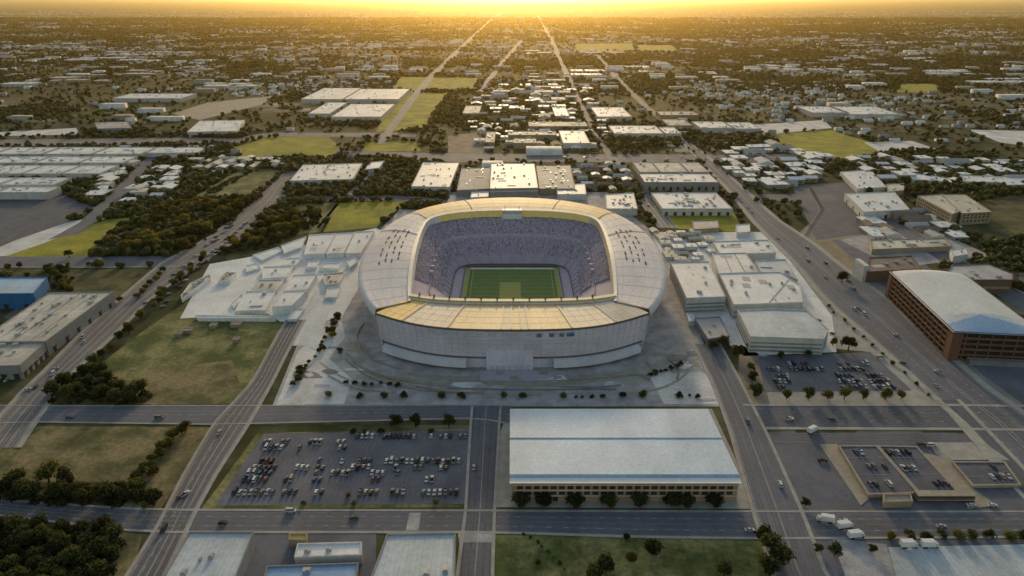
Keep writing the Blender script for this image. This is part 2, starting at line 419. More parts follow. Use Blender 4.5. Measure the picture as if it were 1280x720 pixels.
sheet('wood_floor', [(-80,645),(150,664),(178,667),(140,740),(-100,740)], 'grass_dark', LV['field'])
sheet('grass_verge', [(150,664),(178,668),(160,740),(110,740)], 'grass_dry', LV['field'] + .015)
sheet('lawn', [(614,668),(800,673),(955,676),(1000,760),(600,760)], 'grass_olive', LV['field'])
sheet('grass_verge', [(332,525),(600,525),(600,531),(318,531)], 'grass_dark', .14)
sheet('grass_field', [(500,96),(600,97),(590,113),(490,113)], 'grass_sunlit', LV['field'])
sheet('grass_field', [(490,118),(560,116),(530,160),(470,165)], 'grass_sunlit', LV['field'] + .01)
sheet('grass_field', [(720,55),(790,54),(795,64),(718,64)], 'grass_sunlit', LV['field'])
sheet('grass_field', [(796,56),(840,56),(850,65),(800,65)], 'grass_sunlit', LV['field'])
sheet('grass_field', [(1130,268),(1290,240),(1310,300),(1240,300)], 'grass_dark', LV['field'])
sheet('grass_field', [(1128,105),(1170,105),(1172,115),(1120,115)], 'grass_sunlit', LV['field'])
sheet('grass_field', [(820,262),(915,262),(930,290),(835,285)], 'grass_sunlit', LV['field'])
# pavements
sheet('plaza', [(340,508),(372,430),(430,372),(462,300),(500,262),(780,262),(830,300),(860,372),(880,430),(916,508)], 'plaza', LV['pave'])
sheet('plaza', [(345,506),(372,440),(425,395),(432,420),(395,470),(380,506)], 'pale', LV['pave'] + .02)
sheet('plaza', [(225,398),(262,330),(330,318),(470,285),(482,290),(450,330),(448,360),(425,400),(350,402),(335,392)], 'bleached', LV['pave'] + .02)
sheet('ramp', [(394,364),(420,362),(398,432),(355,432)], 'roof_pale_blue', LV['pave'] + .05)
sheet('plaza', [(812,290),(960,290),(1040,395),(1046,440),(930,445),(872,400)], 'bleached', LV['pave'] + .02)
sheet('parking_lot', [(322,541),(590,536),(578,634),(252,636)], 'grass_olive', LV['field'] + .02)
sheet('parking_lot', [(330,542),(590,538),(580,630),(268,632)], 'lot', LV['pave'])
sheet('parking_lot', [(948,446),(1088,440),(1140,488),(955,490)], 'lot', LV['pave'] + .04)
sheet('sidewalk', [(925,430),(948,442),(962,505),(920,506)], 'dirt', LV['pave'] + .02)
sheet('parking_lot', [(955,541),(1195,541),(1300,640),(1000,640)], 'lot', LV['pave'])
sheet('parking_lot', [(1000,672),(1300,670),(1340,760),(1040,760)], 'lot', LV['pave'])
sheet('concrete_yard', [(1110,684),(1300,680),(1360,760),(1130,760)], 'roof_pale_blue', LV['pave'] + .04)
sheet('concrete_yard', [(1040,672),(1108,680),(1130,760),(1070,760)], 'plaza', LV['pave'] + .04)
sheet('parking_lot', [(1040,300),(1110,295),(1300,440),(1300,520),(1230,470)], 'lot', LV['pave'])
sheet('parking_lot', [(990,232),(1060,228),(1100,290),(1020,300)], 'asphalt_dark', LV['pave'])
sheet('concrete_yard', [(1050,300),(1150,280),(1240,320),(1120,335)], 'plaza', LV['pave'] + .02)
sheet('concrete_yard', [(300,668),(470,666),(470,760),(270,760)], 'lot', LV['pave'])
sheet('parking_lot', [(-60,242),(70,240),(120,260),(20,310),(-60,320)], 'asphalt_dark', LV['pave'])
sheet('concrete_yard', [(560,262),(780,262),(760,240),(560,240)], 'plaza', LV['pave'] + .01)
sheet('concrete_yard', [(20,300),(90,276),(140,270),(60,302),(8,320),(-30,322)], 'pale', LV['pave'] + .03)
sheet('concrete_yard', [(880,160),(1030,150),(1040,160),(960,168),(900,166)], 'pale', LV['pave'])
sheet('concrete_yard', [(1080,178),(1140,176),(1170,186),(1100,190)], 'pale', LV['pave'])
sheet('concrete_yard', [(1210,162),(1300,164),(1310,186),(1250,178)], 'pale', LV['pave'])
sheet('concrete_yard', [(215,142),(260,128),(340,120),(330,130),(250,150)], 'tan', LV['pave'])
sheet('concrete_yard', [(0,165),(95,160),(100,168),(0,170)], 'pale', LV['pave'])
sheet('dirt_ground', [(560,170),(600,165),(610,200),(560,205)], 'dirt', LV['pave'])
sheet('courtyard', [(637,511),(625,540),(618,634),(950,636),(932,600),(890,511)], 'sidewalk', LV['pave'])
# roads
Y_, W_ = 'paint_yellow', 'paint'
road('road', [(-60,622),(0,626),(151,637),(201,639),(640,640),(960,641),(1340,641)], [(-60,638),(0,643),(151,661),(201,664),(620,664),(800,670),(960,672),(1340,670)], marks=[(.5, Y_, False), (.27, W_, True), (.75, W_, True)], walks='LR', walk_w=1.6)
road('road', [(-40,507),(60,508),(290,508),(600,507),(640,508)], [(-40,530),(40,527),(270,530),(600,522),(640,530)], m='asphalt', marks=[(.5, W_, True)], walks='LR', walk_w=1.3, z=.15)
road('road', [(930,508),(1190,508),(1330,510)], [(952,534),(1200,535),(1340,537)], m='asphalt_dark', marks=[(.3, W_, True), (.5, Y_, False), (.72, W_, True)], walks='LR', walk_w=2.6, z=.15)
road('road', [(945,541),(1330,543)], [(952,556),(1340,558)], m='asphalt', z=.15)
road('street', [(110,800),(161,720),(201,655),(228,600),(268,531),(317,478),(334,446),(349,418),(360,400)], [(160,800),(205,720),(242,640),(270,590),(309,531),(339,478),(355,446),(370,418),(380,400)], m='asphalt_brown', marks=[(.33, W_, True), (.52, W_, False), (.97, W_, False)], walks='LR', walk_w=1.8, z=.17)
road('highway', [(-30,560),(20,500),(52,470),(100,420),(150,375),(205,328),(265,296),(321,250),(340,228),(362,214)], [(20,560),(60,500),(86,468),(140,420),(184,375),(250,328),(303,296),(352,250),(362,228),(384,214)], m='asphalt_brown', marks=[(.2, W_, True), (.5, W_, False), (.8, W_, True)], walks='LR', walk_w=3, z=.17)
road('highway', [(1260,585),(1223,542),(1156,482),(1098,428),(1033,374),(1003,335),(974,307),(941,274),(915,240),(867,191),(851,176)], [(1350,580),(1310,542),(1226,482),(1165,428),(1106,374),(1046,331),(1018,307),(968,274),(932,240),(877,191),(857,176)], m='asphalt', marks=[(.02, W_, False), (.26, W_, True), (.48, W_, False), (.54, W_, False), (.76, W_, True), (.98, W_, False)], walks='LR', walk_w=5, z=.17)
road('street', [(572,760),(574,720),(584,640),(590,533),(592,508)], [(614,760),(613,720),(616,640),(622,533),(624,508)], m='asphalt_dark', marks=[(.5, W_, False)], walks='LR', walk_w=1.6, z=.19)
road('street', [(985,760),(970,720),(944,640),(915,540),(893,480),(868,430)], [(1060,760),(1030,720),(1000,640),(955,540),(925,480),(898,430)], m='asphalt', marks=[(.5, W_, False), (.03, W_, False)], walks='LR', walk_w=2.0, z=.19)
road('road', [(-40,321),(120,321),(250,320)], [(-40,334),(120,334),(245,333)], m='asphalt', walks='R', walk_w=2, z=.15)
road('road', [(330,246),(500,244),(560,250)], [(330,251),(500,250),(560,256)], m='asphalt', walks='R', walk_w=3, z=.15)
road('road', [(925,243),(1040,243)], [(930,251),(1050,251)], m='asphalt', z=.15)
road('freeway', [(-40,175),(240,172),(300,173),(330,166),(520,166)], [(-40,183),(240,181),(300,179),(332,171),(520,171)], m='asphalt_brown', marks=[(.5, W_, False)], z=.15, mark_w=2)
road('freeway', [(420,188),(560,192),(800,193),(1000,193)], [(420,193),(560,202),(800,203),(1000,202)], m='asphalt', marks=[(.5, W_, False)], z=.15, mark_w=1.2)
road('street', [(822,285),(800,235),(783,205),(757,193),(735,160),(721,125),(701,85),(687,50),(671,20)], [(848,285),(815,235),(795,205),(766,193),(741,160),(728,125),(708,85),(692,50),(674,20)], m='sidewalk', z=.2)
road('street', [(851,176),(830,155),(800,130),(765,95),(735,60)], [(859,176),(838,155),(808,130),(772,95),(741,60)], m='sidewalk', z=.2)
road('street', [(470,180),(497,140),(530,100),(575,58),(612,25),(628,14)], [(480,180),(507,140),(539,100),(581,58),(616,25),(631,14)], m='sidewalk', z=.2)
road('street', [(596,115),(620,84),(650,50)], [(604,115),(627,84),(655,50)], m='sidewalk', z=.2)
road('street', [(395,285),(420,255)], [(399,285),(424,255)], m='asphalt_brown', z=.16)
road('street', [(430,246),(480,200)], [(440,246),(490,200)], m='pale', z=.16)
road('street', [(1000,300),(1025,262),(1010,235)], [(1010,300),(1032,262),(1016,235)], m='pale', z=.16)
road('street', [(1080,262),(1180,330),(1300,400)], [(1092,258),(1200,325),(1320,390)], m='asphalt', z=.16, walks='R')
road('street', [(60,300),(100,278),(140,240),(180,200),(196,190)], [(98,292),(130,272),(170,232),(198,200),(210,190)], m='asphalt', z=.16)
road('street', [(1175,500),(1262,600),(1300,640)], [(1195,500),(1290,600),(1330,640)], m='asphalt', z=.21, walks='LR')
sheet('verge', [(1004,332),(1030,372),(1064,404),(1160,486),(1156,500),(1130,492),(1088,440),(1046,436),(1040,410),(1005,372),(992,330)], 'sidewalk', .07)
sheet('verge', [(1048,338),(1110,374),(1170,428),(1232,486),(1250,500),(1290,520),(1300,470),(1200,452),(1110,350),(1070,330)], 'asphalt_brown', .055)
sheet('verge', [(930,510),(948,442),(1140,488),(1190,507)], 'sidewalk', .055)
sheet('dirt_ground', [(1030,262),(1090,300),(1080,345),(1030,320),(1000,290)], 'dirt', .058)
sheet('dirt_ground', [(962,262),(1000,300),(1040,335),(1010,330),(975,300),(950,270)], 'tan', .056)
# crossing and paths
b = MB(); b.face(ccw([P(x, y, .23) for x, y in [(512,641),(526,641),(523,663),(507,663)]])); tag(b.build('crosswalk', 'plaza'), kind='structure')
b = MB(); b.face(ccw([P(x, y, .24) for x, y in [(572,664),(618,664),(616,678),(574,678)]])); tag(b.build('crosswalk', 'plaza'), kind='structure')

def point_in_px(poly, x, y):
    c = False; j = len(poly) - 1
    for i in range(len(poly)):
        a, b_ = poly[i], poly[j]
        if (a[1] > y) != (b_[1] > y) and x < (b_[0] - a[0]) * (y - a[1]) / (b_[1] - a[1]) + a[0]: c = not c
        j = i
    return c

# ------------------------------------------------------------------ stadium
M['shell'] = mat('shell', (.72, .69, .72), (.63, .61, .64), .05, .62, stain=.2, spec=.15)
M['shell_sunlit'] = mat('shell_sunlit', (.82, .63, .37), (.72, .56, .33), .05, .65, stain=.2, spec=.15)  # same metal as the flanks, low sun's gold mixed into its colour
M['deck_sunlit_gold'] = mat('deck_sunlit_gold', (.90, .60, .18), (.8, .54, .17), .06, .6, stain=.25)  # gold of the low sun painted into the deck colour
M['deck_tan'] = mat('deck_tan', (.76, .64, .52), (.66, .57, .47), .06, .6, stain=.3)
M['deck_sunlit_mid'] = mat('deck_sunlit_mid', (.88, .66, .36), (.78, .59, .33), .06, .6, stain=.3)  # paler sunlit gold, likewise painted in
M['joint'] = mat('joint', (.60, .58, .61), None, .3, .8)
M['seam'] = mat('seam', (.16, .14, .13), None, .3, .8)
M['facade'] = mat('facade', (.70, .67, .80), (.62, .59, .71), .08, .6, stain=.35, stripes=(0, 4.0, .04, .88), bump=.05)
M['facade_light'] = mat('facade_light', (.66, .67, .76), (.58, .59, .67), .1, .6, stain=.3)
M['wall_shell'] = mat('wall_shell', (.50, .48, .53), (.4, .39, .42), .08, .7, stain=.4, stripes=(1, 5.0, .05, .75))
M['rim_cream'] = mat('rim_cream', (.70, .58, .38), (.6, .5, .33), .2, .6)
M['rim_lit_gold'] = mat('rim_lit_gold', (.95, .68, .24), (.85, .6, .2), .2, .6)  # glow of the lit fascia put into its base colour
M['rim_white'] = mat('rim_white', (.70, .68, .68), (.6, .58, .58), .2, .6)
M['seats'] = mat('seats', (.48, .42, .51), (.55, .49, .58), .5, .8, stain=.2)
M['concourse'] = mat('concourse', (.52, .46, .54), (.45, .4, .47), .3, .8)
M['aisle'] = mat('aisle', (.46, .41, .49), (.4, .36, .43), .3, .8)
M['facade_line'] = mat('facade_line', (.55, .53, .63), None, .3, .7)
M['apron'] = mat('apron', (.52, .47, .55), (.46, .42, .49), .2, .8)
M['turf'] = mat('turf', (.13, .215, .05), (.16, .25, .065), .1, .9, stripes=(1, 9.14, .5, .78))
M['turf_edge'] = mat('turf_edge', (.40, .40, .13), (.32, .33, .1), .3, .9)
M['turf_line'] = mat('turf_line', (.42, .46, .34), (.34, .38, .27), .3, .8)
M['white'] = mat('white', (.78, .78, .78), (.7, .7, .7), .3, .6)

CB = Vector((0, 572))
def build_stadium():
    root = empty('stadium', (0, 590, 0), 'huge oval open-air stadium with pale metal roof ring and purple seating', 'stadium')
    O = Vector((0, 590, 0))
    ZI, ZO, ZF, ZD = 35.0, 28.5, 31.0, 30.4  # deck dips inward, shaped to face the low sun
    def sym(half): return half + [(1281 - x, y) for x, y in half[::-1] if x < 640.4]
    innC = sym([(513, 370), (513.5, 352), (517, 328), (522, 306), (528, 288), (534, 277), (545, 271.5), (565, 267.5), (600, 264.5), (640.5, 264)])
    outC = sym([(470, 391), (460, 381), (452, 366), (449, 350), (450, 332), (457, 312), (471, 293), (494, 275), (525, 261), (562, 252.5), (600, 248), (640.5, 246.5)])
    inC = smoothline([P(x, y, ZI) for x, y in innC], 1); ouC = smoothline([P(x, y, ZO) for x, y in outC], 2)
    N = 180
    inC = resample(inC, N); ouC = resample(ouC, N)
    frontO = sym([(470, 391), (500, 400.5), (535, 407.5), (575, 411), (640.5, 412)])
    frontI = sym([(513, 370), (540, 374.5), (580, 376.5), (640.5, 377)])
    NF = 120
    fo = resample(smoothline([P(x, y, ZF - .0) for x, y in frontO], 2), NF); fi = resample(smoothline([P(x, y, ZD) for x, y in frontI], 2), NF)
    T = 12
    def shell_pt(i, t, lift=0.0):
        a = ouC[i]; b = inC[i]; p = a.lerp(b, t)
        e = min(1, min(i, N - 1 - i) / (N * .17)); e = e * e * (3 - 2 * e); zo = ZF + (ZO - ZF) * e; zi = ZD + (ZI - ZD) * e
        z = zo + (zi - zo) * t + 2.6 * e * math.sin(math.pi * t)
        return Vector((p.x, p.y, z + lift)) - O
    # roof shell
    rows = []
    cen = CB
    lip = []
    for i in range(N):
        d = Vector((ouC[i].x - cen.x, ouC[i].y - cen.y)).normalized()
        lip.append(d)
    rows.append([(ouC[i].x - O.x + lip[i].x * .2, ouC[i].y - O.y + lip[i].y * .2, ZO - 3.5) for i in range(N)])
    rows.append([(ouC[i].x - O.x + lip[i].x * 1.2, ouC[i].y - O.y + lip[i].y * 1.2, ZO - 1.4) for i in range(N)])
    for k in range(T + 1): rows.append([shell_pt(i, k / T) for i in range(N)])
    # back arc carries the low sun's gold as base colour, flanks stay grey
    b = MB(); b.grid(rows, flip=True)
    for k in range(len(b.f)):
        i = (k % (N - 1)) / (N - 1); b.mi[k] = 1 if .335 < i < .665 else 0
    b.build('roof', ['shell', 'shell_sunlit'], root, smooth=True)
    # seams across the shell
    for i in (int(N * .335), int(N * .665), int(N * .43), int(N * .57), int(N * .25), int(N * .75)):
        b = MB()
        for k in range(T):
            p = shell_pt(i, k / T, .15); q = shell_pt(i, (k + 1) / T, .15); b.beam(p, q, .9, .3)
        b.build('roof_seam', 'seam', root)
    b = MB()
    for i in range(4, N - 4, 5):
        for k in range(T): b.beam(shell_pt(i, k / T, .02), shell_pt(i, (k + 1) / T, .02), .28, .12)
    for t in (.2, .4, .6, .8):
        for i in range(N - 1): b.beam(shell_pt(i, t, .02), shell_pt(i + 1, t, .02), .22, .1)
    b.build('panel_joint', 'joint', root)
    b = MB()
    for k in range(1, 5):
        for i in range(NF - 1): b.beam(fo[i].lerp(fi[i], k / 5) - O + Vector((0, 0, .02 - ZF + ZF + (ZD - ZF) * 0)), fo[i + 1].lerp(fi[i + 1], k / 5) - O + Vector((0, 0, .02)), .2, .1)
    for i in range(3, NF - 3, 4): b.beam(fo[i] - O + Vector((0, 0, .05)), fi[i] - O + Vector((0, 0, .05)), .2, .1)
    b.build('panel_joint', 'deck_tan', root)
    for side in (0, 1):      # gutters between the shell and the front deck
        i = 0 if side == 0 else N - 1
        b = MB()
        for k in range(T): b.beam(shell_pt(i, k / T, -.1), shell_pt(i, (k + 1) / T, -.1), 1.6, 1.2)
        b.build('roof_gutter', 'seam', root)
    # dark louvre vents in rows along both flanks
    vm = {}
    for side in (0, 1):
        for c in range(4):
            for r in range(6):
                i0 = .125 + r * .0235 + c * .003 + (.006 if (r + c) % 2 else 0); t = .36 + c * .115
                i0 = i0 if side == 0 else 1 - i0
                fi_ = i0 * (N - 1); k = int(fi_)
                p = shell_pt(k, t, .1).lerp(shell_pt(k + 1, t, .1), fi_ - k); q = shell_pt(k + 1, t, .1); p0 = shell_pt(k, t, .1)
                d = (q - p0).normalized(); L = 7.5 if (r + c + side) % 3 else 5.0
                b = MB(); b.beam(p - d * L / 2, p + d * L / 2, 1.1, .5); b.beam(p - d * L * .3 + Vector((0, 0, .4)), p + d * L * .3 + Vector((0, 0, .4)), .6, .4)
                b.build('roof_vent', 'seam' if (r + c) % 4 else 'trunk', root)
    # inner fascia ring: white left, gold back and right, lit tone put into the colour
    b = MB(); b.grid([[tuple(shell_pt(i, 1, .9)) for i in range(N)], [tuple(shell_pt(i, 1, -4.6) - Vector((lip[i].x, lip[i].y, 0)) * (3.4 if abs(i / (N - 1) - .5) < .15 else 1.2)) for i in range(N)]], flip=True)  # back stretch leans inward, shaped to catch more skylight
    for k in range(len(b.f)):
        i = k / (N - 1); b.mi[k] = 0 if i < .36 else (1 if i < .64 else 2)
    b.build('rim', ['rim_white', 'rim_lit_gold', 'rim_cream'], root)
    # flat lip on top of inner edge
    inn2 = [ouC[i].lerp(inC[i], .93) for i in range(N)]
    b = MB(); b.grid([[tuple(shell_pt(i, 1, .95)) for i in range(N)], [tuple(shell_pt(i, .93, 1.2)) for i in range(N)], [tuple(shell_pt(i, .925, -.1)) for i in range(N)]])
    for f in range(len(b.f)): b.mi[f] = 0
    b.build('rim_cap', 'rim_white', root)
    # posts beneath the fascia along the back
    for i in range(int(N * .34), int(N * .66), 3):
        p = inC[i] - O; b = MB(); b.box(p.x - .5, p.x + .5, p.y - .6, p.y + .6, ZI - 11, ZI - 5); b.build('post', 'seam', root)
    # front deck in panels, sunlight's gold put into their base colours
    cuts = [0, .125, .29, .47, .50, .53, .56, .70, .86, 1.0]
    names = ['deck_sunlit_gold', 'deck_tan', 'deck_sunlit_mid', 'rim_cream', 'deck_sunlit_mid', 'rim_cream', 'deck_sunlit_mid', 'deck_tan', 'roof_cream']
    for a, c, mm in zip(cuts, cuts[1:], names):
        i0, i1 = int(a * (NF - 1)), int(c * (NF - 1)); b = MB(); rr = []
        for k in range(7):
            t = k / 6; row = []
            for i in range(i0, i1 + 1):
                p = fo[i].lerp(fi[i], t); row.append((p.x - O.x, p.y - O.y, ZF + (ZD - ZF) * t))
            rr.append(row)
        b.grid(rr, flip=True); b.build('roof_panel', mm, root)
        if 0 < a:
            b = MB(); b.beam(Vector(rr[0][0]) + Vector((0, 0, .15)), Vector(rr[-1][0]) + Vector((0, 0, .15)), .7, .7); b.build('roof_seam', 'deck_tan', root)
    # cream gutter beam along the inner edge of the deck, with small posts
    b = MB()
    for i in range(NF - 1):
        b.beam(fi[i] - O + Vector((0, -2, 1.2)), fi[i + 1] - O + Vector((0, -2, 1.2)), 4.2, 1.6)
    b.build('gutter', 'rim_cream', root)
    b = MB()
    for i in range(NF - 1): b.beam(fi[i] - O + Vector((0, -6.2, .8)), fi[i + 1] - O + Vector((0, -6.2, .8)), 1.0, .8)
    b.build('gutter_line', 'deck_tan', root)
    for i in range(6, NF - 6, 9):
        p = fi[i] - O; b = MB(); b.box(p.x - .6, p.x + .6, p.y - .4, p.y + .8, ZD, ZD + 3.6); b.beam((p.x, p.y, ZD + 3), (p.x, p.y - 5, ZD + 1.4), .4, .4); b.build('light_mast', 'seam', root)
    b = MB(); b.grid([[(p.x - O.x, p.y - O.y, ZD) for p in fi], [(p.x - O.x, p.y - O.y, ZD - 5) for p in fi]]); b.build('rim', 'rim_cream', root)
    # dark eave line, facade
    def ringpt(p, inset, z):
        d = Vector((p.x - cen.x, p.y - cen.y)).normalized(); return (p.x - O.x - d.x * inset, p.y - O.y - d.y * inset, z)
    b = MB(); b.grid([[ringpt(p, -.6, ZF + .3) for p in fo], [ringpt(p, -.6, ZF - 1.3) for p in fo], [ringpt(p, .6, ZF - 1.5) for p in fo]], flip=False); b.build('eave', 'seam', root)
    f2 = fo
    b = MB(); b.grid([[ringpt(p, .5, ZF - .4) for p in f2], [ringpt(p, 2.0, 18) for p in f2], [ringpt(p, 4.0, 8.6) for p in f2]]); b.build('facade', 'facade', root)
    b = MB(); b.grid([[ringpt(p, 4.0, 8.9) for p in f2], [ringpt(p, 3.0, 8.5) for p in f2], [ringpt(p, 3.0, 8.0) for p in f2], [ringpt(p, 5, 7.8) for p in f2]]); b.build('ledge', 'seam', root)
    for i0, i1 in ((2, 42), (NF - 44, NF - 3)):
        b = MB(); s = f2[i0:i1]
        b.grid([[ringpt(p, 4.6, 8.2) for p in s], [ringpt(p, .2, 6.6) for p in s], [ringpt(p, -.4, 2.4) for p in s], [ringpt(p, 2.5, 1.4) for p in s]]); b.build('canopy', 'facade_light', root)
    b = MB(); b.grid([[ringpt(p, 5, 8.2) for p in f2], [ringpt(p, 5.6, 0) for p in f2]]); b.build('wall', 'facade', root)
    # end fins of the facade
    for i in (0, NF - 1):
        p = f2[i]; b = MB()
        q = [ringpt(p, -.5, ZF - .5), ringpt(p, 3.5, 2), ringpt(p, 14, 1), ringpt(p, 10, ZF - 2)]
        s = .8 if i == 0 else -.8
        b.face([Vector(v) for v in q]); b.face([Vector(v) + Vector((s, 0, 0)) for v in q][::-1])
        for k in range(4): b.face([Vector(q[k]), Vector(q[(k + 1) % 4]), Vector(q[(k + 1) % 4]) + Vector((s, 0, 0)), Vector(q[k]) + Vector((s, 0, 0))])
        b.build('fin', 'facade_light', root)
    # long groove and blue windows high on the facade, entrance block in the middle
    def fseg(x0, x1):
        return [p for p in fo if x0 <= p.x <= x1]
    def inset_at(z):
        return .5 + 1.5 * (ZF - .4 - z) / (ZF - 18.4) if z > 18 else 2 + 2 * (18 - z) / 9.4
    def band(name, x0, x1, z0, z1, mm, proud):
        s = fseg(x0, x1); b = MB()
        b.grid([[ringpt(p, inset_at(z1) + .3, z1) for p in s], [ringpt(p, inset_at(z1) - proud, z1) for p in s], [ringpt(p, inset_at(z0) - proud, z0) for p in s], [ringpt(p, inset_at(z0) + .3, z0) for p in s]])
        return b.build(name, mm, root)
    band('groove', -44, 42, 22.2, 22.9, 'facade_line', .3); band('ledge', -44, 42, 22.9, 24.2, 'facade_light', .6)
    band('groove', -44, 52, 19.2, 19.7, 'facade_line', .3)
    for x in range(-56, 40, 8):
        if fseg(x, x + 6.0)[1:]: band('window', x, x + 6.0, 26.2, 27.4, 'facade_line', .25)
    for x in (16, 24, 30, 36):
        if fseg(x, x + 5)[1:]: band('sign_panel', x, x + 5, 24.6, 27.4, 'wall_blue' if x > 30 else 'glass_blue', .25)
    fy = min(p.y for p in fo) - O.y + 3.2
    b = MB(); b.box(-17, 14, fy - .5, fy + 8, 0, 17.4); e = b.build('entrance_block', 'facade', root)
    b = MB(); b.box(-17.4, 14.4, fy - .7, fy + 8, 17.4, 17.9); b.build('cap', 'facade_light', e)
    for x in range(-15, 13, 4):
        b = MB(); b.box(x, x + 2.9, fy - .6, fy - .48, .2, 3.2); b.build('door', 'facade_line', e)
    for x in (-11, -1, 7):
        b = MB(); b.box(x, x + 4.5, fy - .6, fy - .48, 15.4, 16.6); b.build('window', 'glass_blue', e)
    b = MB()
    for i in range(2, NF - 2, 3):
        p = f2[i]
        b.beam(Vector(ringpt(p, .45, ZF - 1.6)), Vector(ringpt(p, 1.95, 18)), .22, .2); b.beam(Vector(ringpt(p, 1.95, 18)), Vector(ringpt(p, 3.95, 8.9)), .22, .2)
    for zz in (25.0, 21.0, 18.0, 15.0, 12.0):
        for i in range(NF - 1): b.beam(Vector(ringpt(f2[i], inset_at(zz) - .02, zz)), Vector(ringpt(f2[i + 1], inset_at(zz) - .02, zz)), .15, .2)
    b.build('panel_joint', 'facade_line', root)
    # low glazed doors in the plinth
    for i in list(range(44, 50, 2)) + list(range(66, 76, 2)):
        s = fo[i:i + 2]; b = MB(); b.grid([[ringpt(p, 5.2, 5.5) for p in s], [ringpt(p, 5.6, .3) for p in s]]); b.build('door', 'glass', root)
    # outer wall below the shell
    b = MB(); b.grid([[(ouC[i].x - O.x + lip[i].x * .1, ouC[i].y - O.y + lip[i].y * .1, ZO - 3.4) for i in range(N)], [(ouC[i].x - O.x - lip[i].x * 5, ouC[i].y - O.y - lip[i].y * 5, 12) for i in range(N)], [(ouC[i].x - O.x - lip[i].x * 7, ouC[i].y - O.y - lip[i].y * 7, 0) for i in range(N)]], flip=True)
    b.build('wall', 'wall_shell', root, smooth=True)
    # ---- bowl
    NA = 200
    hole = [Vector((p.x, p.y)) for p in inC] + [Vector((p.x, p.y)) for p in fi[::-1]][1:-1]
    def ray(poly, a):
        d = Vector((math.sin(a), math.cos(a))); best = None
        for p, q in zip(poly, poly[1:] + poly[:1]):
            e = q - p; den = d.x * e.y - d.y * e.x
            if abs(den) < 1e-9: continue
            w_ = p - cen; t = (w_.x * e.y - w_.y * e.x) / den; u = (w_.x * d.y - w_.y * d.x) / den
            if t > 0 and -1e-6 <= u <= 1 + 1e-6: best = t if best is None else max(best, t)
        return best or 100.0
    def rrect(a, hx, hy, n):
        s, c = abs(math.sin(a)), abs(math.cos(a)); return 1.0 / ((s / hx) ** n + (c / hy) ** n) ** (1 / n)
    angs = [2 * math.pi * k / NA for k in range(NA)]
    r0 = [rrect(a, 51, 53, 6) for a in angs]; r1 = [ray(hole, a) + 4.0 for a in angs]
    def bowl(t): # t 0..1 in plan between apron edge and the top
        return [r0[k] + (r1[k] - r0[k]) * t for k in range(NA)]
    zf = [1 - .17 * min(1, max(0, (.25 - math.cos(a)) / .6)) for a in angs]
    def ring(t, z): return [(cen.x + math.sin(a) * r - O.x, cen.y + math.cos(a) * r - O.y, z * q) for a, r, q in zip(angs, bowl(t), zf)]
    def tier(name, t0, t1, z0, z1, nrow):
        b = MB(); rows = []
        for k in range(nrow):
            ta = t0 + (t1 - t0) * k / nrow; tb = t0 + (t1 - t0) * (k + 1) / nrow; z = z0 + (z1 - z0) * k / (nrow - 1)
            if k == 0: rows.append(ring(ta, z0 - 1.5))
            rows += [ring(ta, z), ring(tb, z)]
        b.grid(rows, close=True, flip=True); return b.build(name, 'seats', root)
    Z = {'a': 1.6, 'b': 17.5, 'c': 20.0, 'd': 31.0}
    tier('lower_stand', 0, .44, Z['a'], Z['b'], 20); tier('upper_stand', .50, 1.0, Z['c'], Z['d'], 18)
    b = MB(); b.grid([ring(.44, Z['b'] + .1), ring(.485, Z['b'] + .1), ring(.49, Z['c'] - .1), ring(.50, Z['c'] + .2)], close=True, flip=True); b.build('concourse', 'concourse', root)
    b = MB(); b.grid([ring(.996, Z['d']), ring(1.0, Z['d'] + .8), ring(1.02, Z['d'] + .9)], close=True, flip=True); b.build('back_wall', 'dark', root)  # near-black colour stands for the concourse shadow below the fascia
    # aisles
    for k in range(0, NA, 5):
        a = angs[k]
        if math.cos(a) < -.4: continue
        b = MB()
        for t0, t1, z0, z1 in ((0.01, .44, Z['a'] + .7, Z['b'] + .8), (.5, .99, Z['c'] + .6, Z['d'] + .6)):
            ra, rb = r0[k] + (r1[k] - r0[k]) * t0, r0[k] + (r1[k] - r0[k]) * t1
            b.beam((cen.x + math.sin(a) * ra - O.x, cen.y + math.cos(a) * ra - O.y, z0 * zf[k]), (cen.x + math.sin(a) * rb - O.x, cen.y + math.cos(a) * rb - O.y, z1 * zf[k]), 1.1, .3)
        b.build('aisle', 'aisle', root)
    # floor, railings, portals
    b = MB(); b.face([(p[0], p[1], .3) for p in ring(.01, 0)][::-1]); b.build('apron', 'apron', root)
    b = MB(); b.grid([ring(0, 1.6), ring(.004, 2.9), ring(.008, 1.6)], close=True, flip=True); b.build('railing', 'seam', root)
    b = MB(); b.grid([ring(.498, Z['c'] + .2), ring(.5, Z['c'] + 1.5), ring(.503, Z['c'])], close=True, flip=True); b.build('railing', 'concourse', root)
    for k in range(0, NA, 6):
        a = angs[k]
        if math.cos(a) < -.2: continue
        r = r0[k] + (r1[k] - r0[k]) * .485; x, y = cen.x + math.sin(a) * r - O.x, cen.y + math.cos(a) * r - O.y
        b = MB(); b.box(x - 1.7, x + 1.7, y - 1.7, y + 1.7, Z['b'], Z['b'] + 3.0); b.build('tunnel_box', 'concourse' if k % 4 else 'apron', root)
    # scoreboard hanging on the back fascia
    ib = min(range(N), key=lambda i: abs(inC[i].x) + (0 if inC[i].y > 600 else 999)); yb = inC[ib].y - O.y
    b = MB(); b.box(-9.4, 9.4, yb - 5, yb + 2, ZI - 10.5, ZI + 2); sb = b.build('scoreboard', 'white', root)
    b = MB(); b.box(-9.2, 9.2, yb - 4.8, yb + 1.8, ZI + 2, ZI + 2.3); b.build('top', 'roof_blue', sb)
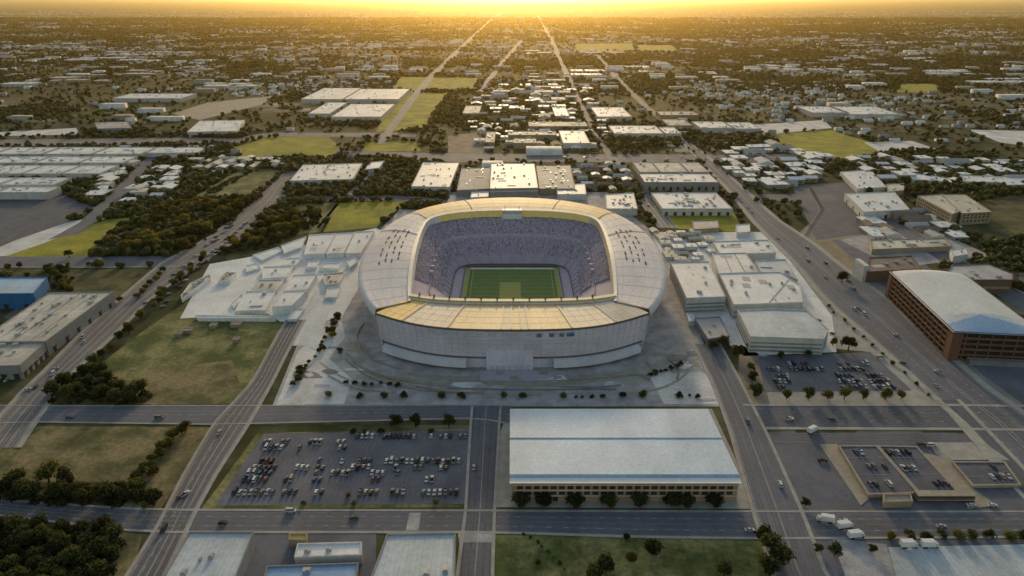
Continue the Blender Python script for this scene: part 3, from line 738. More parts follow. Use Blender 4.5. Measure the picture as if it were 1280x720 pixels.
    b = MB(); b.box(-9.0, 9.0, yb - 5.15, yb - 5.0, ZI - 1.6, ZI + 1.6); b.build('panel', 'roof_pale_blue', sb)
    for x in (-7, 7):
        b = MB(); b.beam((x, yb, ZI + 2), (x, yb + 5, ZI + 4), .5, .5); b.build('bracket', 'seam', sb)
    # ---- field
    fx, y0, y1 = 38.0, 505.0 - O.y, 618.5 - O.y
    b = MB(); b.face([(-fx - 3.5, y0, .42), (fx + 3.5, y0, .42), (fx + 3.5, y1 + 3, .42), (-fx - 3.5, y1 + 3, .42)]); b.build('field_border', 'turf_edge', root)
    b = MB(); b.face([(-fx, y0, .5), (fx, y0, .5), (fx, y1 - 2, .5), (-fx, y1 - 2, .5)]); fd = b.build('playing_field', 'turf', root)
    b = MB(); b.box(-fx, fx, y1 - 2, y1 + 1.5, .45, .62); b.build('end_line', 'white', fd)
    for k in range(10):
        y = y1 - 9 - k * 9.14
        b = MB(); b.box(-fx + 3, fx - 3, y - .25, y + .25, .5, .56); b.build('yard_line', 'turf_line', fd)
    for x in (-fx + 2.6, fx - 3.0):
        b = MB(); b.box(x, x + .5, y0, y1 - 3, .5, .57); b.build('side_line', 'turf_line', fd)
    for x in (-10, 10):
        for k in range(18):
            b = MB(); y = y1 - 9 - k * 4.57; b.box(x - .8, x + .8, y - .12, y + .12, .5, .57); b.build('hash_mark', 'turf_line', fd)
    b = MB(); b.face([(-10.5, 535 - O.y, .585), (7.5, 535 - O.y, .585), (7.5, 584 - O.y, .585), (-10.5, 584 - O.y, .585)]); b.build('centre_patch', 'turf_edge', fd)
    b = MB(); b.box(-fx - 5, fx + 5, y1 + 3.2, y1 + 4, .3, 2.4); b.box(-fx - 5, -fx - 4.4, y0, y1 + 3.2, .3, 1.6); b.box(fx + 4.4, fx + 5, y0, y1 + 3.2, .3, 1.6); b.build('field_wall', 'seam', root)
    gp = empty('goal_post', (0, 618.5, .6), 'yellow goal post at the far end of the green field', 'goal post')
    b = MB(); b.tube((0, 0, 0), (0, 0, 3), .16, .16); b.build('pole', 'paint_yellow', gp)
    b = MB(); b.beam((-2.9, -.6, 3.05), (2.9, -.6, 3.05), .2, .2); b.build('crossbar', 'paint_yellow', gp)
    for x in (-2.8, 2.8):
        b = MB(); b.tube((x, -.6, 3), (x, -.6, 11), .1, .1); b.build('upright', 'paint_yellow', gp)
    # ---- crowd
    V, Fc, Tn = [], [], []
    cube = np.array([(-1, -1, 0), (1, -1, 0), (1, 1, 0), (-1, 1, 0), (-.6, -.6, 1), (.6, -.6, 1), (.6, .6, 1), (-.6, .6, 1)], float)
    cf = np.array([(0, 1, 5), (0, 5, 4), (1, 2, 6), (1, 6, 5), (2, 3, 7), (2, 7, 6), (3, 0, 4), (3, 4, 7), (4, 5, 6), (4, 6, 7)])
    pal = np.array([(.50, .43, .54), (.45, .39, .50), (.57, .51, .60), (.34, .30, .38), (.30, .27, .34), (.5, .48, .5), (.28, .09, .09), (.12, .13, .2), (.33, .25, .2), (.6, .58, .6)])
    pw = np.array([.24, .2, .16, .12, .1, .04, .025, .06, .03, .025]); pw /= pw.sum()
    cnt = 0; n_try = 42000
    ua = rng.random(n_try) * 2 * math.pi; ut = rng.random(n_try); uc = rng.choice(len(pal), n_try, p=pw)
    for a, t, c in zip(ua, ut, uc):
        if math.cos(a) < -.45: continue
        t = math.sqrt(t * .9 + .03)
        k = int(a / (2 * math.pi) * NA) % NA
        ph = (a / (2 * math.pi) * NA) % 5
        if ph < .18 or ph > 4.82: continue
        if t < .43: nr = 20; row = int(t / .44 * nr); tt = .44 * (row + .5) / nr; z = Z['a'] + (Z['b'] - Z['a']) * row / (nr - 1)
        elif t > .52: nr = 18; row = min(nr - 1, int((t - .5) / .5 * nr)); tt = .5 + .5 * (row + .5) / nr; z = Z['c'] + (Z['d'] - Z['c']) * row / (nr - 1)
        else: continue
        r = r0[k] + (r1[k] - r0[k]) * tt
        s = rng.uniform(.85, 1.15)
        x, y = cen.x + math.sin(a) * r, cen.y + math.cos(a) * r; z *= zf[k]
        V.append(cube * np.array([.38 * s, .38 * s, 1.15 * s]) + np.array([x, y, z])); Fc.append(cf + 8 * cnt); cnt += 1
        Tn.append(np.repeat(pal[c][None] * rng.uniform(.8, 1.2), 8, 0))
    me = np_mesh('crowd', np.concatenate(V), np.concatenate(Fc), attr_mat('crowd_cloth', amt=.1), np.concatenate(Tn))
    tag(link('crowd', me), 'packed crowd in purple and pale clothes filling the stadium seats', 'crowd', kind='stuff')
build_stadium()

# curved planting beds and steps on the plaza before the stadium
def plaza_steps():
    for k, (off, h) in enumerate(((14, .5), (22, .35))):
        pts = [(430 + 3, 440 + off - 12), (460, 452 + off), (520, 466 + off), (560, 470 + off)]
        b = MB(); A = resample(smoothline([P(x, y, 0) for x, y in pts], 2), 20)
        for p, q in zip(A, A[1:]): b.beam(p + Vector((0, 0, h / 2)), q + Vector((0, 0, h / 2)), .8, h + .3)
        tag(b.build('low_wall', 'wall_grey'), ['inner curved low kerb wall on the plaza left of the stadium entrance', 'outer curved low kerb wall on the plaza left of the stadium entrance'][k], 'low wall')
    for k, pts in enumerate((((562, 476), (640, 478), (718, 476), (790, 470)), ((560, 486), (640, 488), (770, 487)))):
        b = MB(); A = resample(smoothline([P(x, y, 0) for x, y in pts], 2), 20)
        for p, q in zip(A, A[1:]): b.beam(p + Vector((0, 0, .3)), q + Vector((0, 0, .3)), .9, .8)
        tag(b.build('low_wall', 'wall_grey'), ['long low wall across the plaza nearest the stadium entrance', 'long low wall across the plaza nearest the row of shrubs'][k], 'low wall')
    for k, (px, w_) in enumerate(((560, 14), (680, 30), (760, 26))):
        pass
plaza_steps()
sheet('paving', [(470,462),(560,470),(700,472),(800,462),(806,470),(700,484),(556,482),(455,474)], 'tan', .14)
sheet('paving', [(600,463),(690,463),(692,478),(600,478)], 'concourse', .15)
sheet('paving', [(776,462),(806,448),(822,462),(806,478),(784,484)], 'sidewalk', .16)

def arc_sheet(px, w0, m, z):
    A = resample(smoothline([P(x, y, 0) for x, y in px], 2), 24); b = MB(); B_ = [p + Vector((0, -w0, 0)) for p in A]
    strip_mesh(b, A, B_, z); tag(b.build('paving', m), kind='structure')
arc_sheet([(436,420),(452,446),(490,466),(560,476)], 5, 'sidewalk', .17)
arc_sheet([(425,440),(446,462),(500,480),(556,486)], 3, 'tan', .171)
arc_sheet([(400,452),(430,474),(500,489),(640,492),(780,490)], 2.4, 'sidewalk', .172)
arc_sheet([(858,404),(846,436),(820,456),(770,470)], 5, 'sidewalk', .173)
arc_sheet([(876,440),(858,468),(826,486),(780,490)], 3, 'tan', .174)
sheet('paving', [(848,402),(872,410),(880,440),(862,452),(846,440)], 'sidewalk', .165)
sheet('paving', [(812,470),(860,452),(884,470),(900,505),(830,505)], 'pale', .145)
sheet('paving', [(372,470),(402,440),(440,474),(430,505),(362,505)], 'pale', .146)
for k in range(9):
    b = MB(); a, c = P(566 + k * 18, 466 + (k % 3) * 6, 0), P(576 + k * 18, 466 + (k % 3) * 6, 0)
    for q in range(4): b.box(a.x, c.x, a.y - q * .9, a.y - q * .9 + .9, .02, .75 - q * .18)
    tag(b.build('steps', 'sidewalk' if k % 2 else 'tan'), f'short flight of broad steps on the plaza before the stadium entrance, {["first","second","third","fourth","fifth","sixth","seventh","eighth","ninth"][k]} from left', 'steps')

rp = random.Random(5)
PZ = [(372,440),(430,385),(470,430),(520,462),(640,470),(780,462),(846,420),(880,440),(905,503),(350,503)]
k = 0
while k < 44:
    x, y = rp.uniform(352, 900), rp.uniform(400, 500)
    if not point_in_px(PZ, x, y): continue
    n = rp.randint(4, 7); rx, ry = rp.uniform(6, 26), rp.uniform(1.5, 5); a0 = rp.random() * 6
    px = [(x + math.cos(a0 + q * 6.283 / n) * rx * rp.uniform(.7, 1.2), y + math.sin(a0 + q * 6.283 / n) * ry * rp.uniform(.7, 1.2)) for q in range(n)]
    if not all(point_in_px(PZ, *q) for q in px): k += .2; continue
    sheet('paving', px, rp.choice(('sidewalk', 'asphalt_brown', 'plaza', 'pale', 'sidewalk', 'concourse', 'tan')), .18 + k * .004); k += 1
for k, pts in enumerate((((452,434),(466,452),(500,462)), ((440,452),(470,472),(512,478)), ((410,470),(440,486),(478,490)), ((700,484),(742,486),(776,482)), ((770,472),(800,468),(812,476)), ((806,452),(818,462),(808,476)), ((836,450),(850,462),(846,474)), ((520,484),(560,492),(604,492)), ((455,404),(444,420),(450,436)))):
    b = MB(); A = resample(smoothline([P(x, y, 0) for x, y in pts], 2), 12)
    for p, q in zip(A, A[1:]): b.beam(p + Vector((0, 0, .5)), q + Vector((0, 0, .5)), .7, 1.2)
    tag(b.build('low_wall', ['wall_grey', 'wall_tan', 'sidewalk'][k % 3]), 'low ' + ['grey', 'tan', 'pale'][k % 3] + ' wall on the plaza, ' + ['nearest the left fin of the stadium front', 'below the left canopy', 'beside the left hedge', 'right of the entrance near the shrubs', 'left of the right hedge', 'at the upper end of the right hedge', 'on the pale right corner', 'left of the entrance near the shrubs', 'under the left flank'][k], 'low wall')

# ------------------------------------------------------------------ buildings
def rect_px(x0, x1, yt, yb, h):
    """axis-aligned roof from its front edge x0..x1 at row yb and its back edge at row yt"""
    a, c = P(x0, yb, h), P(x1, yb, h); yB = P(640, yt, h).y
    return [Vector((a.x, a.y, h)), Vector((c.x, a.y, h)), Vector((c.x, yB, h)), Vector((a.x, yB, h))]

def inset_poly(poly, d):
    n = len(poly); out = []
    for i in range(n):
        p0, p1, p2 = [Vector((q[0], q[1])) for q in (poly[i - 1], poly[i], poly[(i + 1) % n])]
        e1, e2 = (p1 - p0).normalized(), (p2 - p1).normalized()
        n1, n2 = Vector((-e1.y, e1.x)), Vector((-e2.y, e2.x)); m_ = (n1 + n2); 
        m_ = m_ / max(m_.dot(n1), .35) if m_.length > 1e-6 else n1
        out.append(p1 + m_ * d)
    return out

def point_in(poly, p):
    c = False; n = len(poly); j = n - 1
    for i in range(n):
        a, b_ = poly[i], poly[j]
        if (a[1] > p[1]) != (b_[1] > p[1]) and p[0] < (b_[0] - a[0]) * (p[1] - a[1]) / (b_[1] - a[1]) + a[0]: c = not c
        j = i
    return c

M['skylight'] = mat('skylight', (.42, .47, .52), (.34, .39, .44), .3, .4)
M['roof_patch'] = mat('roof_patch', (.55, .54, .52), (.45, .44, .42), .2, .8, stain=.4)
M['hall_brown'] = mat('hall_brown', (.50, .32, .20), (.40, .25, .16), .3, .8, stain=.3)
M['hall_tan'] = mat('hall_tan', (.72, .56, .38), (.62, .48, .33), .3, .8, stain=.3)
FOOT = []        # building footprints, kept clear of trees
def building(name, label, cat, roof, h, wall='wall_white', rf='roof_white', win=None, units=3, group=None, parapet=.7, seams=0, band=None, doors=0, seed=None):
    """roof: list of px corners (on the roof plane) or ('r', x0, x1, ytop, ybottom)"""
    rs = random.Random(seed if seed is not None else label)
    poly = rect_px(*roof[1:], h) if roof[0] == 'r' else [P(x, y, h) for x, y in roof]
    poly = ccw(poly); c = Vector((sum(p.x for p in poly) / len(poly), sum(p.y for p in poly) / len(poly), 0))
    FOOT.append([(p.x, p.y) for p in poly])
    root = empty(name, c, label, cat, group)
    pl = [(p.x - c.x, p.y - c.y) for p in poly]
    MB().prism(pl, 0, h - .3, top=False).build('wall', wall, root)
    ins = inset_poly(pl, .5)
    b = MB(); b.face([(p[0], p[1], h - .3) for p in ins]); b.build('roof', rf, root)
    b = MB(); n = len(pl); o2 = inset_poly(pl, -.12)
    b.grid([[(p[0], p[1], h - .9) for p in o2], [(p[0], p[1], h + parapet - .3) for p in o2], [(p[0], p[1], h + parapet - .3) for p in ins], [(p[0], p[1], h - .32) for p in ins]], close=True); b.build('parapet', wall, root)
    xs = [p[0] for p in pl]; ys = [p[1] for p in pl]
    e0 = max(range(n), key=lambda i: (Vector(pl[(i + 1) % n]) - Vector(pl[i])).length); dr = (Vector(pl[(e0 + 1) % n]) - Vector(pl[e0])).normalized(); rz = math.atan2(dr.y, dr.x)
    k = 0; tries = 0
    safe = inset_poly(pl, 3.5)
    while k < units and tries < 60:
        tries += 1; x, y = rs.uniform(min(xs), max(xs)), rs.uniform(min(ys), max(ys))
        if not point_in(safe, (x, y)): continue
        s = rs.uniform(.8, 2.0); b = MB(); b.box(-s, s, -s * .7, s * .7, h - .29, h + .5 + s * .5); b.box(-s * .8, s * .2, -s * .45, s * .45, h + .5 + s * .5, h + .75 + s * .5)
        u = b.build('roof_unit', 'unit', root, (x, y, 0)); u.rotation_euler = (0, 0, rz); k += 1
    area = abs(sum(pl[i][0] * pl[(i + 1) % n][1] - pl[(i + 1) % n][0] * pl[i][1] for i in range(n))) / 2
    if area > 900 and units:
        sm = MB().box(-2.2, 2.2, -.7, .7, h - .28, h + .02).mesh('skylight', 'skylight'); dm_ = MB().box(-5, 5, -.45, .45, h - .25, h + .45).mesh('duct', 'unit')
        pm = MB().box(-5.5, 5.5, -3.2, 3.2, h - .295, h - .262).mesh('roof_patch', 'roof_patch')
        for q in range(min(26, int(area / 260))):
            x, y = rs.uniform(min(xs), max(xs)), rs.uniform(min(ys), max(ys))
            if not point_in(inset_poly(pl, 7), (x, y)): continue
            kind = rs.choice((0, 0, 1, 2)); o = link(['skylight', 'duct', 'roof_patch'][kind], [sm, dm_, pm][kind], root, (x, y, q * .0015)); o.rotation_euler = (0, 0, rz + (math.pi / 2 if rs.random() < .3 else 0))
    for s in range(seams):
        t = (s + 1) / (seams + 1); a = Vector(ins[0]).lerp(Vector(ins[1]), t); d = Vector(ins[3 % n]).lerp(Vector(ins[2]), t)
        b = MB(); b.beam((a.x, a.y, h - .2), (d.x, d.y, h - .2), .8, .4); b.build('roof_seam', 'roof_grey', root)
    # facade openings on the sides one can see from the near side
    for i in range(n):
        a, d = Vector(pl[i]), Vector(pl[(i + 1) % n]); e = d - a; L = e.length; e.normalize(); nr = Vector((e.y, -e.x))
        mid = (a + d) / 2
        if nr.dot(Vector((c.x + mid.x, c.y + mid.y))) > 0 or L < 7: continue
        if band:
            for z0, z1 in band[0]:
                b = MB(); q, r = a + e * .6 + nr * .03, d - e * .6 + nr * .03
                b.box(0, L - 1.2, -.12, .03, z0, z1); o = b.build('wall_band', band[1], root, (q.x, q.y, 0)); o.rotation_euler = (0, 0, math.atan2(e.y, e.x))
        if win:
            wx, wz, gap, rows, mm = win
            cnt = min(int((L - 2) / (wx + gap)), 40)
            if cnt < 1: continue
            wb = MB(); wb.box(0, wx, -.08, .1, 0, wz); me = wb.mesh('window', mm)
            off = (L - cnt * (wx + gap) + gap) / 2
            for z in rows:
                for k in range(cnt):
                    q = a + e * (off + k * (wx + gap)); o = link('window', me, root, (q.x, q.y, z)); o.rotation_euler = (0, 0, math.atan2(e.y, e.x))
        if doors:
            cnt = min(doors, int(L / 6))
            db = MB(); db.box(0, 3.4, -.1, .1, 0, 3.6); db.box(-.3, 3.7, -.8, .1, 3.7, 4.0); me = db.mesh('door', 'dark')
            for k in range(cnt):
                q = a + e * (L * (k + .5) / cnt - 1.7); o = link('door', me, root, (q.x, q.y, .1)); o.rotation_euler = (0, 0, math.atan2(e.y, e.x))
    return root

WB = 'warehouse'
# ---- long white-roofed hall before the stadium
def front_hall():
    root_p = rect_px(637, 928, 511, 601, 13.0); c = (root_p[0] + root_p[2]) / 2; c.z = 0
    r = empty('exhibition_hall', c, 'long hall with ribbed white metal roof and brown two-storey front, in front of the stadium', 'hall')
    FOOT.append([(p.x, p.y) for p in root_p])
    x1 = (root_p[1].x - root_p[0].x) / 2; y1 = (root_p[2].y - root_p[0].y) / 2
    yst = P(640, 547, 13).y - c.y; yl = P(640, 592, 13).y - c.y
    b = MB(); b.prism([(-x1 + 1, -y1 + 1.4), (x1 - 1, -y1 + 1.4), (x1 - 1, y1 - 1), (-x1 + 1, y1 - 1)], 0, 11.1); b.build('wall', 'hall_tan', r)
    b = MB(); b.box(-x1, x1, yst, y1, 10.9, 13.0); b.build('roof', 'roof_white_y', r)
    b = MB(); b.box(-x1, x1, yl, yst - .9, 11.2, 12.6); b.build('roof', 'roof_white_y', r)
    b = MB(); b.box(-x1 + .2, x1 - .2, yst - .9, yst, 12.15, 12.7); b.build('roof_step', 'roof_blue', r)
    b = MB(); b.face([(-x1, yl, 12.55), (-x1, yl - 1.6, 11.6), (x1, yl - 1.6, 11.6), (x1, yl, 12.55)]); b.build('roof_step', 'roof_blue', r)
    b = MB(); b.box(-x1, x1, -y1, yl - 1.6, 11.2, 11.6); b.build('roof_lip', 'white', r)
    for k in range(0):
        x = -x1 + (k + .5) * 2 * x1 / 9 + random.uniform(-3, 3); b = MB(); yy = random.choice((yst + 6, yst - 12, yst + 14)); zz = 13.0 if yy > yst else 12.6
        b.box(x - .7, x + .7, yy - .6, yy + .6, zz, zz + .6); b.build('roof_unit', 'unit', r)
    yf = -y1 + 1.4
    b = MB(); b.box(-x1 + 1.2, x1 - 1.2, yf - .25, yf - .01, 0, 11.1); b.build('front_wall', 'hall_brown', r)
    for z0, z1, mm in ((9.4, 9.9, 'hall_tan'), (6.2, 6.9, 'hall_tan'), (3.0, 3.5, 'hall_tan')):
        b = MB(); b.box(-x1 + 1.3, x1 - 1.3, yf - .6, yf - .26, z0, z1); b.build('ledge', mm, r)
    wb = MB(); wb.box(-1.45, 1.45, -.1, .12, 0, 1.9); wm = wb.mesh('window', 'glass')
    nw = 26
    for z in (7.2, 4.0):
        for k in range(nw): link('window', wm, r, (-x1 + 3 + (k + .5) * (2 * x1 - 6) / nw, yf - .3, z))
    db = MB(); db.box(-1.3, 1.3, -.1, .12, 0, 2.6); dm = db.mesh('door', 'dark')
    for k in range(8): link('door', dm, r, (-x1 + 9 + k * (2 * x1 - 18) / 7, yf - .3, .1))
front_hall()

# ---- brick parking block at right with arched white roof
def brick_block():
    h = 22.0
    A, Bp = P(1193, 414, h), P(1113, 339, h)          # near-left, far-left roof corners
    Cc = P(1296, 414, h)
    u = Vector((1, 0, 0)); v = (Bp - A); v.z = 0; L = v.length; v.normalize(); u = Vector((v.y, -v.x, 0)); wd = 58.0
    o = Vector((A.x, A.y, 0))
    r = empty('brick_building', o, 'five-storey brick building with long open galleries and a pale arched roof beside the right highway', 'brick building', rz=math.atan2(u.y, u.x))
    FOOT.append([(q.x, q.y) for q in (o, o + u * wd, o + u * wd + v * L, o + v * L)])
    # local x along u (width), y along v (length)
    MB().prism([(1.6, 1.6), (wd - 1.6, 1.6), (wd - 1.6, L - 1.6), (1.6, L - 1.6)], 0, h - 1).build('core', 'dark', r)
    for k in range(6):
        z = k * 4.1
        hh = 1.5 if k < 5 else 1.4
        p0 = [(0, 0), (wd, 0), (wd, L), (0, L)]
        b = MB(); pi = [(.5, .5), (wd - .5, .5), (wd - .5, L - .5), (.5, L - .5)]
        b.grid([[(x, y, z) for x, y in p0], [(x, y, z + hh) for x, y in p0], [(x, y, z + hh) for x, y in pi], [(x, y, z) for x, y in pi], [(x, y, z) for x, y in p0]], close=True)
        b.build('gallery', 'brick' if k % 2 else 'wall_brown', r)
        b = MB(); b.face([(.4, .4, z + .12), (wd - .4, .4, z + .12), (wd - .4, L - .4, z + .12), (.4, L - .4, z + .12)]); b.build('floor_slab', 'sidewalk', r)
    cm = MB().box(-.45, .45, -.45, .45, 0, h - .6).mesh('column', 'brick')
    ny = int(L / 7.5)
    for k in range(ny + 1):
        link('column', cm, r, (.35, .5 + k * (L - 1) / ny, 0))
    for k in range(8): link('column', cm, r, (.5 + k * (wd - 1) / 7, .35, 0))
    for k in range(4): link('column', cm, r, (wd - .4, .5 + k * (L - 1) / 3, 0))
    b = MB(); b.box(-.25, 6.5, -.25, 6.5, 0, h - .7); b.build('stair_tower', 'brick', r)
    b = MB(); b.box(-.25, 5.0, L - 5.0, L + .3, 0, h - .7); b.build('stair_tower', 'brick', r)
    b = MB(); b.box(wd - 6, wd + .3, -.25, 5.5, 0, h - .7); b.build('stair_tower', 'brick', r)
    # arched roof
    rows = []; nx, nyy = 60, 90
    def zr(s, t):
        arch = 4.2 * math.sin(math.pi * s); hip = min(1, t / .22) ** .8 * (1 if t < .93 else 1 - (t - .93) / .07 * .35)
        return h - .6 + arch * hip
    for j in range(nyy + 1):
        t = j / nyy; rows.append([(-.8 + (wd + 1.6) * i / nx, -.8 + (L + 1.6) * t, zr(i / nx, t)) for i in range(nx + 1)])
    M['arch_roof'] = mat('arch_roof', (.66, .68, .69), (.58, .6, .62), .05, .45, stain=.25, stripes=(1, 2.4, .07, .9))
    M['arch_blue'] = mat('arch_blue', (.28, .44, .66), (.24, .38, .58), .05, .4, stain=.15, stripes=(0, 2.4, .07, .9))
    b = MB(); b.grid(rows); 
    for q in range(len(b.f)):
        j, i = divmod(q, nx); t, s = (j + .5) / nyy, (i + .5) / nx
        b.mi[q] = 1 if t < .20 - .10 * abs(s - .45) * 2 and s > .02 else 0
    b.build('roof', ['arch_roof', 'arch_blue'], r, smooth=True)
    b = MB(); ed = rows[0] + [q[-1] for q in rows[1:]] + rows[-1][::-1][1:] + [q[0] for q in rows[::-1][1:-1]]
    b.grid([[(x, y, z + .02) for x, y, z in ed], [(x, y, h - 1.3) for x, y, z in ed]], close=True, flip=True); b.build('eave', 'trunk', r)
    bm_ = MB(); bm_.box(12, wd - 8, -5.5, -.3, 0, 3.4); bm_.build('porch', 'wall_grey', r)
brick_block()

# ---- low parking deck at lower right
def deck(px, h, label, stripes_n=8):
    pl = ccw([P(x, y, h) for x, y in px]); c = sum(pl, Vector()) / len(pl); c.z = 0
    r = empty('parking_deck', c, label, 'parking deck'); q = [(p.x - c.x, p.y - c.y) for p in pl]
    MB().prism(q, 0, h - .3, top=False).build('wall', 'wall_tan', r)
    i2 = inset_poly(q, .8); b = MB(); b.face([(p[0], p[1], h - .3) for p in i2]); b.build('deck_floor', 'asphalt_dark', r)
    i3 = inset_poly(q, -.15)
    b = MB(); b.grid([[(p[0], p[1], h - 1.2) for p in i3], [(p[0], p[1], h + .15) for p in i3], [(p[0], p[1], h + .15) for p in i2], [(p[0], p[1], h - .32) for p in i2]], close=True); b.build('parapet', 'tan', r)
    for k in range(1, stripes_n):
        t = k / stripes_n; a = Vector(i2[3]).lerp(Vector(i2[0]), t) if False else Vector(i2[0]).lerp(Vector(i2[3]), t); d = Vector(i2[1]).lerp(Vector(i2[2]), t)
        if k % 3: continue
        b = MB(); b.beam((a.x, a.y, h - .24), (d.x, d.y, h - .24), .3, .06); b.build('bay_line', 'paint', r)
    return r
dk = deck([(1048, 557), (1096, 557), (1148, 616), (1085, 618)], 2.4, 'dark-topped parking deck with tan rim, left one of the joined pair')
dk2 = deck([(1097, 557), (1146, 558), (1198, 615), (1149, 616)], 2.4, 'dark-topped parking deck with tan rim, right one of the joined pair')
dk3 = deck([(1190, 577), (1256, 577), (1277, 606), (1216, 607)], 1.8, 'small square parking deck with dark top beside the right edge street')
sheet('paving', [(1024,555),(1046,555),(1088,622),(1076,632)], 'tan', .3)
sheet('paving', [(1146,565),(1188,572),(1216,610),(1246,632),(1210,636),(1198,614)], 'tan', .3)
sheet('paving', [(1160,553),(1230,553),(1262,575),(1190,575),(1170,568)], 'sidewalk', .28)
building('ramp_block', 'blocky tan entrance ramp building at the front of the joined parking decks', 'ramp building', [(1104, 618), (1138, 618), (1141, 627), (1105, 628)], 3.4, 'wall_tan', 'tan', units=0)
def grandstand():
    a = P(1143, 624, 0); e = P(1214, 624, 0); L = e.x - a.x
    r = empty('open_gallery', (a.x, a.y, 0), 'open brown three-shelf parking gallery along the front of the right parking deck', 'gallery')
    for k in range(4):
        b = MB(); b.box(0, L, -3 + k * .2, 2, k * 1.15, k * 1.15 + .45); b.build('floor_slab', 'tan' if k % 2 else 'wall_brown', r)
    for k in range(7):
        b = MB(); b.box(k * (L - .5) / 6, k * (L - .5) / 6 + .5, -1.9, -1.4, .45, 3.5); b.build('column', 'wall_brown', r)
    b = MB(); b.box(.2, L - .2, 1.4, 1.9, .3, 3.6); b.build('back_wall', 'dark', r)
grandstand()

# ---- white blocks right of the stadium
Wd = dict(wall='wall_white', rf='roof_white')
ROWS3 = [(1.2, 2.6), (4.2, 5.6), (7.2, 8.6)]
building('office_block', 'white three-storey block with sloping plan, closest to the right flank of the stadium', 'office block', [(838,328),(886,327),(907,371),(858,373)], 13, units=4, band=(ROWS3, 'wall_grey'))
building('office_block', 'white flat block with two roof ribs behind the largest white block right of the stadium', 'office block', [(890,317),(932,316),(949,340),(898,342)], 10, units=1, seams=2)
building('office_block', 'largest white flat-roofed block right of the stadium, above the blue-white angled hall', 'office block', [(899,342),(975,340),(1000,357),(1004,378),(917,381)], 12, units=7, seams=1, band=([(1.2, 2.6), (5, 6.4)], 'wall_grey'))
building('office_block', 'pale block with blue-grey roof at the highway side of the white blocks', 'office block', [(945,326),(982,324),(997,350),(980,342),(950,340)], 9, 'wall_white', 'roof_pale_blue', units=2)
building('office_block', 'white flat block topmost among those right of the stadium', 'office block', [(891,302),(960,300),(970,316),(900,318)], 8, units=3)
building('event_hall', 'white angular hall with smooth pale roof and ledged walls above the right car park', 'hall', [(922,388),(965,386),(1008,388),(1036,412),(1030,424),(938,421)], 12, 'wall_white', 'roof_pale_blue', units=0, seams=0, band=([(1.0, 2.4), (4.0, 5.4), (7.0, 8.2)], 'wall_grey'))
building('annex', 'low grey flat-roofed annex between the stadium flank and the white angular hall', 'annex', [(868,398),(900,396),(912,420),(885,424)], 5, 'wall_grey', 'roof_grey', units=2)
building('shed', 'small white box shed on the white yard beside the annex', 'shed', [(858,392),(868,391),(872,401),(861,402)], 4, units=0)
# ---- white blocks left of the stadium
def z(x, y): return (230 + x / 5.108, 270 + y / 5.108)
def zb(label, pts, h, **k):
    kw = dict(wall='bleached', rf='bleached'); kw.update(k); return building('low_block', label, 'low block', [z(*p) for p in pts], h * .68, **kw)
zb('white flat-roofed block in the back row left of the stadium, farthest from it', [(800,120),(970,112),(900,240),(768,246)], 7, units=2)
zb('white flat-roofed block in the middle of the back row left of the stadium', [(976,112),(1086,105),(1022,236),(908,240)], 7, units=1)
zb('white flat-roofed block in the back row, touching the left flank of the stadium', [(1094,102),(1215,96),(1128,238),(1030,240)], 7, units=2)
zb('small white block below the back row left of the stadium', [(645,272),(752,266),(716,312),(620,316)], 5, units=1)
zb('white block with a pale step, uppermost in the column of three left of the stadium', [(505,325),(695,318),(650,392),(500,400)], 6, units=2)
zb('cream white block, middle of the column of three left of the stadium', [(480,408),(636,404),(590,470),(420,476)], 6, rf='roof_cream', units=2)
zb('wide white block, lowest of the column of three left of the stadium', [(394,482),(582,477),(520,602),(326,606)], 6, units=2)
zb('white block with roof ridge beside the bluish ramp left of the stadium', [(694,378),(850,370),(790,468),(645,474)], 8, units=2)
zb('tall white block with grey front wall above the bluish ramp', [(640,480),(786,474),(690,572),(562,580)], 10, units=1)
zb('little white hut between the back row and the tall white block', [(800,290),(860,286),(848,326),(782,330)], 4, units=0)
zb('cream topped block at the upper end of the bluish ramp', [(884,372),(1026,358),(990,430),(900,440)], 5, rf='roof_cream', units=3)
zb('long low white canopy along the edge of the vacant field', [(70,632),(585,640),(585,655),(90,652)], 4, units=0)
zb('long thin pale shed beside the left highway, upper of two', [(40,430),(165,372),(172,395),(30,500),(-15,530),(-20,510)], 5, rf='roof_cream', units=6)
zb('pale shed with rough roof next to the long thin shed by the left highway', [(225,395),(268,358),(335,362),(290,412),(215,420)], 5, rf='roof_cream', units=4)
for k, (pts, hh) in enumerate((([(440,250),(600,200),(640,215),(500,285)], 2.5), ([(620,190),(780,130),(750,200),(640,240)], 3.5), ([(300,560),(370,500),(380,520),(320,590)], 2.5), ([(860,330),(900,300),(1000,300),(985,340)], 4), ([(1040,290),(1090,262),(1110,290),(1060,330)], 5), ([(700,590),(770,590),(720,660),(660,660)], 3), ([(390,320),(470,300),(490,330),(400,360)], 2.5), ([(920,455),(1000,450),(975,520),(900,520)], 3))):
    zb(['low bleached terrace at the upper left rim of the white blocks', 'low white terrace left of the back row of white blocks', 'slim white terrace left of the wide white block', 'white step between the little hut and the stadium flank', 'small white block tucked under the stadium flank at left', 'white step in front of the tall white block', 'low white terrace between the rough shed and the column of three', 'white terrace on the upper part of the bluish ramp'][k], pts, hh, units=0)
for k, (x, y) in enumerate(((872, 455), (905, 440), (1045, 415), (1150, 410), (1160, 485))):
    q = (x / 4, 300 + y / 4)
    building('shed', ['ruined pale shed farthest left among those on the vacant field', 'ruined pale shed second from left on the vacant field', 'ruined pale shed in the middle of the vacant field', 'ruined pale shed near the right border of the vacant field', 'low pale shed standing lowest on the vacant field'][k], 'shed', ('r', q[0], q[0] + 8 + k % 2 * 4, q[1], q[1] + 3.5), 2.5, 'wall_tan', 'roof_cream', units=0)
